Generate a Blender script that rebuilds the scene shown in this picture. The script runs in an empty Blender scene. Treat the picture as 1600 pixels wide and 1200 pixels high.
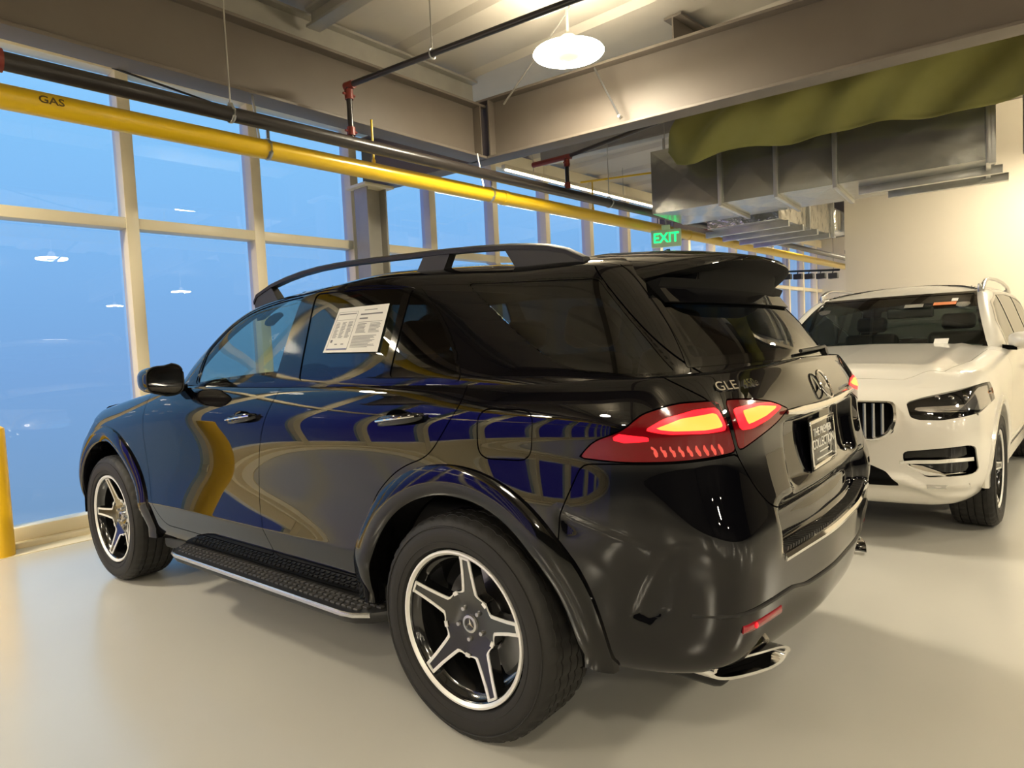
import bpy, bmesh, math, random
import numpy as np
from mathutils import Vector, Matrix
from mathutils.bvhtree import BVHTree
random.seed(7)
SC = bpy.context.scene
COL = SC.collection
PI = math.pi

# ------------------------------------------------------------------ helpers
def link(o, parent=None):
    COL.objects.link(o)
    if parent is not None: o.parent = parent
    return o

def tag(o, label=None, cat=None, group=None, kind=None):
    if label: o['label'] = label
    if cat: o['category'] = cat
    if group: o['group'] = group
    if kind: o['kind'] = kind
    return o

def thing(name, label, cat, loc=(0, 0, 0), rz=0.0, group=None):
    o = bpy.data.objects.new(name, None); link(o)
    o.empty_display_size = .1
    o.location = loc; o.rotation_euler = (0, 0, rz)
    return tag(o, label, cat, group)

def copy_tree(o, parent=None):
    c = o.copy(); COL.objects.link(c)
    if parent is not None: c.parent = parent
    for ch in list(o.children): copy_tree(ch, c)
    return c

class MB:
    """collects simple shapes, builds ONE mesh object"""
    def __init__(s): s.v = []; s.f = []
    def add(s, vs, fs, M=None):
        b = len(s.v)
        for p in vs:
            p = Vector(p)
            s.v.append(tuple(M @ p) if M is not None else tuple(p))
        s.f += [tuple(b + i for i in f) for f in fs]
        return s
    def box(s, x0, x1, y0, y1, z0, z1, bev=0.0, M=None):
        if bev <= 0:
            vs = [(x, y, z) for x in (x0, x1) for y in (y0, y1) for z in (z0, z1)]
            fs = [(0, 1, 3, 2), (4, 6, 7, 5), (0, 4, 5, 1), (2, 3, 7, 6), (0, 2, 6, 4), (1, 5, 7, 3)]
            return s.add(vs, fs, M)
        bm = bmesh.new(); bmesh.ops.create_cube(bm, size=1)
        for v in bm.verts:
            v.co = Vector(((x0 + x1) / 2 + v.co.x * (x1 - x0), (y0 + y1) / 2 + v.co.y * (y1 - y0), (z0 + z1) / 2 + v.co.z * (z1 - z0)))
        bmesh.ops.bevel(bm, geom=list(bm.edges), offset=bev, segments=3, profile=.5, affect='EDGES')
        bm.verts.index_update()
        s.add([v.co for v in bm.verts], [[v.index for v in f.verts] for f in bm.faces], M); bm.free()
        return s
    def tube(s, pts, r, n=16, cap=True, M=None, flat=None):
        """swept round section; r number or list; flat=(a,b) scales section along side/up"""
        P = [Vector(p) for p in pts]; m = len(P)
        R = r if isinstance(r, (list, tuple)) else [r] * m
        vs = []; prev = None
        for i, p in enumerate(P):
            t = (P[min(i + 1, m - 1)] - P[max(i - 1, 0)]).normalized()
            up = Vector((0, 0, 1)) if abs(t.z) < .95 else Vector((0, 1, 0))
            a = t.cross(up).normalized()
            if prev is not None and a.dot(prev) < 0 and abs(t.z) < .95: pass
            b = a.cross(t).normalized(); prev = a
            fa, fb = flat if flat else (1, 1)
            for k in range(n):
                w = 2 * PI * k / n
                vs.append(p + a * (math.cos(w) * R[i] * fa) + b * (math.sin(w) * R[i] * fb))
        fs = [(i * n + k, i * n + (k + 1) % n, (i + 1) * n + (k + 1) % n, (i + 1) * n + k) for i in range(m - 1) for k in range(n)]
        if cap:
            fs.append(tuple(range(n - 1, -1, -1))); fs.append(tuple((m - 1) * n + k for k in range(n)))
        return s.add(vs, fs, M)
    def lathe(s, prof, n=48, M=None, closed=False):
        """prof (r, h) about the Z axis"""
        m = len(prof)
        vs = [(r * math.cos(2 * PI * k / n), r * math.sin(2 * PI * k / n), h) for r, h in prof for k in range(n)]
        rng = range(m) if closed else range(m - 1)
        fs = [(i * n + k, i * n + (k + 1) % n, ((i + 1) % m) * n + (k + 1) % n, ((i + 1) % m) * n + k) for i in rng for k in range(n)]
        return s.add(vs, fs, M)
    def prism(s, poly, h0, h1, M=None):
        """poly (x,y) CCW extruded in Z"""
        n = len(poly)
        vs = [(x, y, h0) for x, y in poly] + [(x, y, h1) for x, y in poly]
        fs = [tuple(range(n - 1, -1, -1)), tuple(range(n, 2 * n))] + [(i, (i + 1) % n, n + (i + 1) % n, n + i) for i in range(n)]
        return s.add(vs, fs, M)
    def loft(s, secs, cap=True, closed=True, M=None):
        n = len(secs[0]); m = len(secs)
        vs = [p for sec in secs for p in sec]
        kk = n if closed else n - 1
        fs = [(i * n + k, i * n + (k + 1) % n, (i + 1) * n + (k + 1) % n, (i + 1) * n + k) for i in range(m - 1) for k in range(kk)]
        if cap and closed:
            fs.append(tuple(range(n - 1, -1, -1))); fs.append(tuple((m - 1) * n + k for k in range(n)))
        return s.add(vs, fs, M)
    def build(s, name, mat, parent=None, angle=35, flat=False):
        me = bpy.data.meshes.new(name); me.from_pydata(s.v, [], s.f); me.validate(); me.update()
        bm = bmesh.new(); bm.from_mesh(me); bmesh.ops.recalc_face_normals(bm, faces=bm.faces); bm.to_mesh(me); bm.free()
        if not flat:
            for p in me.polygons: p.use_smooth = True
            me.set_sharp_from_angle(angle=math.radians(angle))
        o = bpy.data.objects.new(name, me)
        if mat: me.materials.append(mat)
        return link(o, parent)

def text_mesh(name, body, size, mat, parent, M, depth=.002, align='CENTER', xs=1.0, bold=0.0):
    cu = bpy.data.curves.new(name, 'FONT'); cu.body = body; cu.size = size; cu.extrude = depth
    cu.align_x = align; cu.align_y = 'CENTER'; cu.offset = bold
    cu.resolution_u = 3
    t = bpy.data.objects.new(name + '_tmp', cu); COL.objects.link(t)
    bpy.context.view_layer.update()
    me = bpy.data.meshes.new_from_object(t.evaluated_get(bpy.context.evaluated_depsgraph_get()))
    bpy.data.objects.remove(t); bpy.data.curves.remove(cu)
    me.name = name
    S = Matrix.Diagonal((xs, 1, 1, 1))
    me.transform(M @ S)
    me.materials.clear(); me.materials.append(mat)
    o = bpy.data.objects.new(name, me)
    return link(o, parent)

def frame_M(o, x, y, z=None):
    """matrix with origin o, local X=x, local Y=y"""
    x = Vector(x).normalized(); y = Vector(y).normalized(); z = x.cross(y).normalized(); y = z.cross(x)
    M = Matrix.Identity(4)
    for i, c in enumerate((x, y, z)):
        for j in range(3): M[j][i] = c[j]
    for j in range(3): M[j][3] = o[j]
    return M

# ------------------------------------------------------------------ materials
MATS = {}
def mat(name, col=(.5, .5, .5), rough=.5, metal=0.0, spec=.5, coat=0.0, emit=None, estr=0.0, trans=0.0, bump=None, coatr=.02, ior=1.5, alpha=1.0, var=None):
    m = bpy.data.materials.new(name); m.use_nodes = True
    nt = m.node_tree; b = nt.nodes['Principled BSDF']
    def S(k, v):
        if k in b.inputs: b.inputs[k].default_value = v
    S('Base Color', (*col, 1)); S('Roughness', rough); S('Metallic', metal); S('Specular IOR Level', spec)
    S('Coat Weight', coat); S('Coat Roughness', coatr); S('Transmission Weight', trans); S('IOR', ior); S('Alpha', alpha)
    if emit: S('Emission Color', (*emit, 1)); S('Emission Strength', estr)
    if var or bump:
        tc = nt.nodes.new('ShaderNodeTexCoord')
    if var:   # (scale, amount, second colour)
        n = nt.nodes.new('ShaderNodeTexNoise'); n.inputs['Scale'].default_value = var[0]; n.inputs['Detail'].default_value = 5
        nt.links.new(tc.outputs['Object'], n.inputs['Vector'])
        r = nt.nodes.new('ShaderNodeMapRange'); r.inputs['From Min'].default_value = .3; r.inputs['From Max'].default_value = .7
        r.inputs['To Max'].default_value = var[1]
        nt.links.new(n.outputs['Fac'], r.inputs['Value'])
        mx = nt.nodes.new('ShaderNodeMix'); mx.data_type = 'RGBA'
        mx.inputs['A'].default_value = (*col, 1); mx.inputs['B'].default_value = (*var[2], 1)
        nt.links.new(r.outputs['Result'], mx.inputs['Factor']); nt.links.new(mx.outputs['Result'], b.inputs['Base Color'])
    if bump:  # (scale, strength, distance)
        n = nt.nodes.new('ShaderNodeTexNoise'); n.inputs['Scale'].default_value = bump[0]; n.inputs['Detail'].default_value = 3
        nt.links.new(tc.outputs['Object'], n.inputs['Vector'])
        bp = nt.nodes.new('ShaderNodeBump'); bp.inputs['Strength'].default_value = bump[1]; bp.inputs['Distance'].default_value = bump[2]
        nt.links.new(n.outputs['Fac'], bp.inputs['Height']); nt.links.new(bp.outputs['Normal'], b.inputs['Normal'])
    MATS[name] = m
    return m

def glass_mat(name, tint, refl_rough=0.0, ior=1.5):
    """sheet glass: tinted see-through plus fresnel mirror"""
    m = bpy.data.materials.new(name); m.use_nodes = True; nt = m.node_tree; nt.nodes.clear()
    out = nt.nodes.new('ShaderNodeOutputMaterial'); mix = nt.nodes.new('ShaderNodeMixShader')
    fr = nt.nodes.new('ShaderNodeFresnel'); fr.inputs['IOR'].default_value = ior
    # same fresnel from either side of the sheet
    geo = nt.nodes.new('ShaderNodeNewGeometry'); dot = nt.nodes.new('ShaderNodeVectorMath'); dot.operation = 'DOT_PRODUCT'
    nt.links.new(geo.outputs['Normal'], dot.inputs[0]); nt.links.new(geo.outputs['Incoming'], dot.inputs[1])
    ab = nt.nodes.new('ShaderNodeMath'); ab.operation = 'ABSOLUTE'; nt.links.new(dot.outputs['Value'], ab.inputs[0])
    one = nt.nodes.new('ShaderNodeMath'); one.operation = 'SUBTRACT'; one.inputs[0].default_value = 1; nt.links.new(ab.outputs[0], one.inputs[1])
    pw = nt.nodes.new('ShaderNodeMath'); pw.operation = 'POWER'; pw.inputs[1].default_value = 5; nt.links.new(one.outputs[0], pw.inputs[0])
    mr = nt.nodes.new('ShaderNodeMapRange'); f0 = ((ior - 1) / (ior + 1)) ** 2 * 1.6
    mr.inputs['To Min'].default_value = f0; mr.inputs['To Max'].default_value = 1
    nt.links.new(pw.outputs[0], mr.inputs['Value'])
    tr = nt.nodes.new('ShaderNodeBsdfTransparent'); tr.inputs['Color'].default_value = (*tint, 1)
    gl = nt.nodes.new('ShaderNodeBsdfGlossy'); gl.inputs['Roughness'].default_value = refl_rough
    nt.links.new(mr.outputs['Result'], mix.inputs['Fac']); nt.links.new(tr.outputs[0], mix.inputs[1]); nt.links.new(gl.outputs[0], mix.inputs[2])
    nt.links.new(mix.outputs[0], out.inputs['Surface'])
    nt.nodes.remove(fr)
    MATS[name] = m
    return m

mat('black_paint', (.002, .002, .003), .5, 0, 0.0, coat=1.0, coatr=.004)
mat('piano_black', (.002, .002, .002), .06, 0, .5)
mat('black_plastic', (.012, .012, .012), .45, 0, .35)
mat('dark_void', (.004, .004, .004), .9, 0, .05)
mat('chrome', (.85, .84, .82), .06, 1)
mat('satin_silver', (.62, .62, .62), .25, 1)
mat('rail_metal', (.014, .013, .012), .42, 0, .35)
mat('under_black', (.004, .004, .004), .65, 0, .08)
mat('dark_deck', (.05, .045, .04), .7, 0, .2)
mat('rubber', (.016, .015, .014), .62, 0, .35, bump=(180, .12, .002))
mat('rim_black', (.006, .006, .006), .15, 0, .5, coat=.6)
mat('rim_machined', (.82, .80, .76), .38, .35)
mat('brake_steel', (.35, .34, .33), .35, 1)
mat('caliper', (.25, .25, .25), .4, .7)
mat('leather', (.010, .010, .012), .5, 0, .4, bump=(60, .1, .004))
mat('cabin_trim', (.008, .008, .009), .6, 0, .3)
mat('lamp_red', (.22, .002, .004), .08, 0, .5, coat=1.0)
mat('lamp_red_dark', (.10, .001, .003), .12, 0, .35, coat=.35, emit=(1, .0, .012), estr=.025)
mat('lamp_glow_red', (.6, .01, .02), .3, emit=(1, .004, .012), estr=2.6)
mat('lamp_glow_core', (.8, .1, .02), .3, emit=(1, .075, .010), estr=9.0)
mat('reflector_red', (.25, .003, .012), .12, 0, .5, coat=1)
mat('white_paint', (.74, .71, .64), .3, 0, .5, coat=1.0)
mat('paper', (.82, .80, .74), .7)
mat('print_ink', (.20, .20, .20), .7)
mat('print_blue', (.10, .12, .30), .7)
mat('amber', (.55, .16, .02), .15, coat=1)
mat('sticker_orange', (.75, .22, .05), .6)
mat('lens_rib_red', (.75, .10, .09), .3, emit=(1, .03, .03), estr=.10)
mat('dark_wall', (.035, .033, .03), .7, 0, .2)
mat('stud_rubber', (.05, .048, .046), .4, 0, .5)
mat('lens_grey', (.55, .54, .52), .08, .8, coat=1)
mat('orange_plain', (.5, .2, .05), .5)
mat('floor_paint', (.545, .53, .475), .22, 0, .95, coat=0, var=(.9, .35, (.45, .43, .385)), bump=(3.5, .05, .01))
mat('wall_paint', (.68, .62, .50), .7, 0, .25, var=(1.2, .25, (.53, .48, .38)))
mat('cream_frame', (.86, .76, .54), .35, 0, .4, var=(2, .2, (.80, .70, .50)))
mat('steel_primer', (.155, .132, .107), .5, 0, .4, var=(3, .5, (.13, .105, .085)))
mat('steel_light', (.40, .38, .33), .45, .3, .4, var=(4, .4, (.24, .23, .20)))
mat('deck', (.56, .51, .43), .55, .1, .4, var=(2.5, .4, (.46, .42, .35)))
mat('yellow_paint', (.80, .52, .015), .28, 0, .5, coat=.3, var=(2, .25, (.70, .46, .02)))
mat('bollard_yellow', (.85, .50, .01), .4, 0, .5)
mat('pipe_black', (.022, .018, .016), .3, 0, .5, coat=.2)
mat('pipe_red', (.20, .028, .018), .4, 0, .5)
mat('zinc', (.60, .60, .57), .3, .9, .5, var=(9, .5, (.42, .43, .42)))
mat('duct_steel', (.46, .47, .44), .22, .9, .5, var=(2.2, .6, (.33, .34, .32)), bump=(2.2, .25, .05))
mat('duct_foil', (.80, .79, .75), .22, 1.0, .5, bump=(7, .6, .06))
mat('green_cloth', (.25, .245, .085), .85, 0, .15, var=(5, .4, (.21, .20, .05)), bump=(90, .15, .004))
mat('lamp_shade', (.95, .93, .88), .3, emit=(1, .89, .68), estr=205.0)
mat('lamp_top', (.95, .93, .88), .3, emit=(1, .885, .66), estr=45.0)
mat('lamp_core', (1, 1, 1), .3, emit=(1, .86, .62), estr=60.0)
mat('lamp_hood', (.8, .76, .66), .35, .6)
mat('lamp_disc', (.8, .66, .45), .4, emit=(1, .72, .38), estr=1.6)
mat('strip_light', (1, 1, 1), .3, emit=(1, .86, .60), estr=12.0)
mat('exit_box', (.42, .50, .34), .5, emit=(.30, .55, .25), estr=.18)
mat('exit_green', (.02, .6, .2), .4, emit=(.01, 1, .25), estr=1.6)
mat('fixture_black', (.012, .012, .012), .5)
mat('gas_ink', (.10, .06, .01), .5)
glass_mat('window_glass', (.97, .985, 1.0))
glass_mat('car_glass', (.74, .87, .84))
glass_mat('privacy_glass', (.07, .085, .085), ior=1.55)
glass_mat('windshield_glass', (.40, .50, .46))
glass_mat('clear_lens', (.9, .9, .92))
M_ = MATS
# ------------------------------------------------------------------ body surfaces
def bspl(P, sub, mirror):
    """P (n,...) control rows -> uniform cubic B-spline samples. mirror: ghost rows reflect y"""
    P = np.asarray(P, float); n = len(P)
    if mirror:
        g0 = P[1].copy(); g0[..., 1] *= -1; g1 = P[-2].copy(); g1[..., 1] *= -1
    else:
        g0 = 2 * P[0] - P[1]; g1 = 2 * P[-1] - P[-2]
    Q = np.concatenate([g0[None], P, g1[None]])
    out = []
    for i in range(n - 1):
        for k in range(sub):
            t = k / sub
            w = ((1 - t) ** 3 / 6, (3 * t ** 3 - 6 * t ** 2 + 4) / 6, (-3 * t ** 3 + 3 * t ** 2 + 3 * t + 1) / 6, t ** 3 / 6)
            out.append(w[0] * Q[i] + w[1] * Q[i + 1] + w[2] * Q[i + 2] + w[3] * Q[i + 3])
    out.append((Q[n - 1] + 4 * Q[n] + Q[n + 1]) / 6)
    return np.array(out)

def sharpen(P, mirror):
    """move control rows so the spline nearly passes through P"""
    P = np.asarray(P, float)
    if mirror:
        g0 = P[1].copy(); g0[..., 1] *= -1; g1 = P[-2].copy(); g1[..., 1] *= -1
    else:
        g0 = 2 * P[0] - P[1]; g1 = 2 * P[-1] - P[-2]
    Q = np.concatenate([g0[None], P, g1[None]])
    return P - (Q[:-2] - 2 * Q[1:-1] + Q[2:]) / 6

class Sheet:
    def __init__(s, V, N, F): s.V = np.asarray(V, float); s.N = np.asarray(N, float); s.F = F
    def clip(s, fn):
        """keep where fn(V) <= 0"""
        if len(s.V) == 0: return s
        d = fn(s.V); d = np.where(np.abs(d) < 1e-7, -1e-7, d); pos = d > 0
        V = []; N = []; F = []; idx = {}; cut = {}
        def vid(i):
            if i not in idx: idx[i] = len(V); V.append(s.V[i]); N.append(s.N[i])
            return idx[i]
        def cid(i, j):
            k = (i, j) if i < j else (j, i)
            if k not in cut:
                t = d[i] / (d[i] - d[j]); cut[k] = len(V)
                V.append(s.V[i] + t * (s.V[j] - s.V[i])); nn = s.N[i] + t * (s.N[j] - s.N[i]); N.append(nn / (np.linalg.norm(nn) + 1e-12))
            return cut[k]
        pl = pos.tolist()
        for f in s.F:
            c = sum(pl[i] for i in f)
            if c == 0: F.append(tuple(vid(i) for i in f)); continue
            if c == len(f): continue
            o = []
            for a in range(len(f)):
                i, j = f[a], f[(a + 1) % len(f)]
                if not pl[i]: o.append(vid(i))
                if pl[i] != pl[j]: o.append(cid(i, j))
            if len(o) >= 3: F.append(tuple(o))
        return Sheet(np.array(V).reshape(-1, 3), np.array(N).reshape(-1, 3), F)
    def mirror(s):
        V = s.V * [1, -1, 1]; N = s.N * [1, -1, 1]
        return Sheet(V, N, [tuple(reversed(f)) for f in s.F])
    def join(s, o):
        b = len(s.V)
        return Sheet(np.concatenate([s.V.reshape(-1, 3), o.V.reshape(-1, 3)]), np.concatenate([s.N.reshape(-1, 3), o.N.reshape(-1, 3)]), list(s.F) + [tuple(i + b for i in f) for f in o.F])
    def offset(s, d): return Sheet(s.V + s.N * d, s.N, s.F)
    def rim(s, depth):
        """turn the open border inwards by depth along -normal"""
        cnt = {}
        for f in s.F:
            for a in range(len(f)):
                i, j = f[a], f[(a + 1) % len(f)]; cnt[(i, j)] = cnt.get((i, j), 0) + 1
        V = list(s.V); N = list(s.N); F = list(s.F)
        border = [(i, j) for (i, j) in cnt if (j, i) not in cnt and abs(s.V[i][1]) + abs(s.V[j][1]) > 1e-4]
        acc = {}
        for i, j in border:
            t = s.V[j] - s.V[i]; w = np.cross(t, s.N[i]); w /= (np.linalg.norm(w) + 1e-12)
            for k in (i, j): acc[k] = acc.get(k, 0) + w
        new = {}
        for k, w in acc.items():
            w = w / (np.linalg.norm(w) + 1e-12)
            new[k] = (len(V), len(V) + 1); V += [s.V[k], s.V[k] - s.N[k] * depth]; N += [w, w]
        for i, j in border:
            F.append((new[j][0], new[i][0], new[i][1], new[j][1]))
        return Sheet(np.array(V), np.array(N), F)
    def build(s, name, m, parent=None, rim=0.0, off=0.0):
        q = s
        if off: q = q.offset(off)
        if rim: q = q.rim(rim)
        me = bpy.data.meshes.new(name); me.from_pydata(q.V.tolist(), [], q.F)
        me.update()
        for p in me.polygons: p.use_smooth = True
        if len(me.vertices) == len(q.N):
            me.normals_split_custom_set_from_vertices(q.N.tolist())
        me.materials.append(m)
        o = bpy.data.objects.new(name, me)
        return link(o, parent)
    def bvh(s): return BVHTree.FromPolygons([tuple(v) for v in s.V], [tuple(f) for f in s.F])

def grid_sheet(G, flip=False):
    """G (a,b,3) grid"""
    a, b, _ = G.shape
    du = np.gradient(G, axis=1); dv = np.gradient(G, axis=0)
    # symmetric normals at y=0 ends
    du[:, 0] = 0; du[:, 0, 1] = G[:, 1, 1] - G[:, 0, 1] + 1e-9
    du[:, -1] = 0; du[:, -1, 1] = G[:, -1, 1] - G[:, -2, 1] - 1e-9
    N = np.cross(du, dv); L = np.linalg.norm(N, axis=2, keepdims=True)
    bad = L[..., 0] < 1e-12; N = N / np.where(L < 1e-12, 1, L)
    N[bad] = (0, 0, 1)
    if flip: N = -N
    low = (N[..., 2] < -.5) & (G[..., 2] > 1.3)
    N[low] *= -1
    I = np.arange(a * b).reshape(a, b)
    F = []
    for i in range(a - 1):
        for j in range(b - 1):
            q = (int(I[i, j]), int(I[i, j + 1]), int(I[i + 1, j + 1]), int(I[i + 1, j]))
            F.append(q if not flip else q[::-1])
    return Sheet(G.reshape(-1, 3), N.reshape(-1, 3), F)

def loft_sheet(rings, su, sv, disp=None, crease=()):
    R = np.array(rings, float)                        # (K, M, 3)
    C = np.moveaxis(sharpen(np.moveaxis(R, 1, 0), True), 0, 1)
    V = []
    for r in range(len(C)):
        V.append(C[r])
        if r in crease: V.append(C[r].copy())
    C = np.array(V)
    G = bspl(C, sv, False)
    G = np.moveaxis(bspl(np.moveaxis(G, 1, 0), su, True), 0, 1)
    if disp is not None: G = disp(G)
    return grid_sheet(G, flip=False)

def chaikin(P, it=2, keep=()):
    P = [tuple(p) for p in P]
    for _ in range(it):
        Q = []
        for i in range(len(P)):
            a = np.array(P[i]); b = np.array(P[(i + 1) % len(P)])
            Q += [tuple(a * .75 + b * .25), tuple(a * .25 + b * .75)]
        P = Q
    return P

def rounded(P, r, n=5):
    """polygon with rounded corners; r number or per-vertex list"""
    out = []; m = len(P)
    for i in range(m):
        p = np.array(P[i], float); a = np.array(P[i - 1], float); b = np.array(P[(i + 1) % m], float)
        rr = r[i] if isinstance(r, (list, tuple)) else r
        la = np.linalg.norm(a - p); lb = np.linalg.norm(b - p)
        k = min(rr, la * .48, lb * .48)
        if k < 1e-4: out.append(tuple(p)); continue
        s = p + (a - p) / la * k; e = p + (b - p) / lb * k
        for q in range(n + 1):
            t = q / n; out.append(tuple((1 - t) ** 2 * s + 2 * t * (1 - t) * p + t * t * e))
    return out

def sdf(poly):
    A = np.array(poly, float); B = np.roll(A, -1, axis=0)
    def f(px, pz):
        P = np.stack([px, pz], -1)
        best = np.full(len(P), 1e9); inside = np.zeros(len(P), bool)
        for a, b in zip(A, B):
            e = b - a; w = P - a
            t = np.clip((w @ e) / max(e @ e, 1e-12), 0, 1)
            dd = np.hypot(w[:, 0] - t * e[0], w[:, 1] - t * e[1]); best = np.minimum(best, dd)
            c = ((a[1] <= P[:, 1]) & (b[1] > P[:, 1])) | ((b[1] <= P[:, 1]) & (a[1] > P[:, 1]))
            if c.any():
                with np.errstate(divide='ignore', invalid='ignore'):
                    xi = a[0] + (P[:, 1] - a[1]) * (b[0] - a[0]) / (b[1] - a[1] if b[1] != a[1] else 1e-12)
                inside ^= c & (P[:, 0] < xi)
        return np.where(inside, -best, best)
    return f

def sstep(a, b, x):
    t = np.clip((x - a) / (b - a), 0, 1); return t * t * (3 - 2 * t)

def side_y(bvh, x, z, sgn=1, default=.9):
    h = bvh.ray_cast(Vector((x, 3 * sgn, z)), Vector((0, -sgn, 0)))
    return h[0].y if h[0] is not None else default * sgn
def rear_x(bvh, y, z, default=-.9):
    h = bvh.ray_cast(Vector((-4, y, z)), Vector((1, 0, 0)))
    return h[0].x if h[0] is not None else default
def front_x(bvh, y, z, default=3.8):
    h = bvh.ray_cast(Vector((8, y, z)), Vector((-1, 0, 0)))
    return h[0].x if h[0] is not None else default
# ------------------------------------------------------------------ wheel
def tire_mb(R, rb, w, n=168):
    """lathe about Z, outboard face at +w/2"""
    h = w / 2
    prof = [(rb - .004, h * .60), (rb + .003, h * .80), (rb + .010, h * .88), (rb + .012, h * .93), (rb + .04, h * .985), (rb + .065, h * 1.0), (R - .045, h * .97), (R - .022, h * .91), (R - .009, h * .82), (R - .003, h * .70)]
    tread = []
    g = [.62, .30, .0, -.30, -.62]
    ribs = [(.70, .52), (.47, .17), (.12, -.12), (-.17, -.47), (-.52, -.70)]
    for a, b in ribs:
        tread += [(R - .012, h * (a + .008)), (R - .001, h * a), (R, h * (a + b) / 2), (R - .001, h * b), (R - .012, h * (b - .008))]
    back = [(r, -z) for r, z in reversed(prof)]
    full = prof + tread + back
    mb = MB(); m = len(full)
    rib_i = set(range(len(prof) - 2, len(prof) + len(tread) + 2))
    vs = []
    for i, (r, z) in enumerate(full):
        for k in range(n):
            rr = r
            if i in rib_i and k % 4 == 0 and r > R - .010: rr = r - .006
            sk = (z / h) * .05 if i in rib_i else 0
            a = 2 * PI * (k / n) + sk
            vs.append((rr * math.cos(a), rr * math.sin(a), z))
    fs = [(i * n + k, i * n + (k + 1) % n, (i + 1) * n + (k + 1) % n, (i + 1) * n + k) for i in range(m - 1) for k in range(n)]
    mb.add(vs, fs)
    # raised rings on the side wall
    mb.lathe([(rb + .030, h * .965), (rb + .031, h * .985), (rb + .034, h * .985), (rb + .035, h * .97)], n=96)
    mb.lathe([(R - .040, h * .96), (R - .038, h * .985), (R - .034, h * .98), (R - .033, h * .95)], n=96)
    return mb

def star3(r, hw, z0, z1, rot=PI / 2):
    """three pointed star as list of prisms -> MB"""
    mb = MB()
    for k in range(3):
        a = rot + k * 2 * PI / 3
        tip = (r * math.cos(a), r * math.sin(a)); l = (hw * math.cos(a + PI / 3), hw * math.sin(a + PI / 3)); rr = (hw * math.cos(a - PI / 3), hw * math.sin(a - PI / 3))
        vs = [(0, 0, z1), (tip[0], tip[1], z0 + .3 * (z1 - z0)), (l[0], l[1], z0), (rr[0], rr[1], z0)]
        mb.add(vs, [(0, 1, 2), (0, 3, 1), (2, 1, 3)])
    return mb

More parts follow.
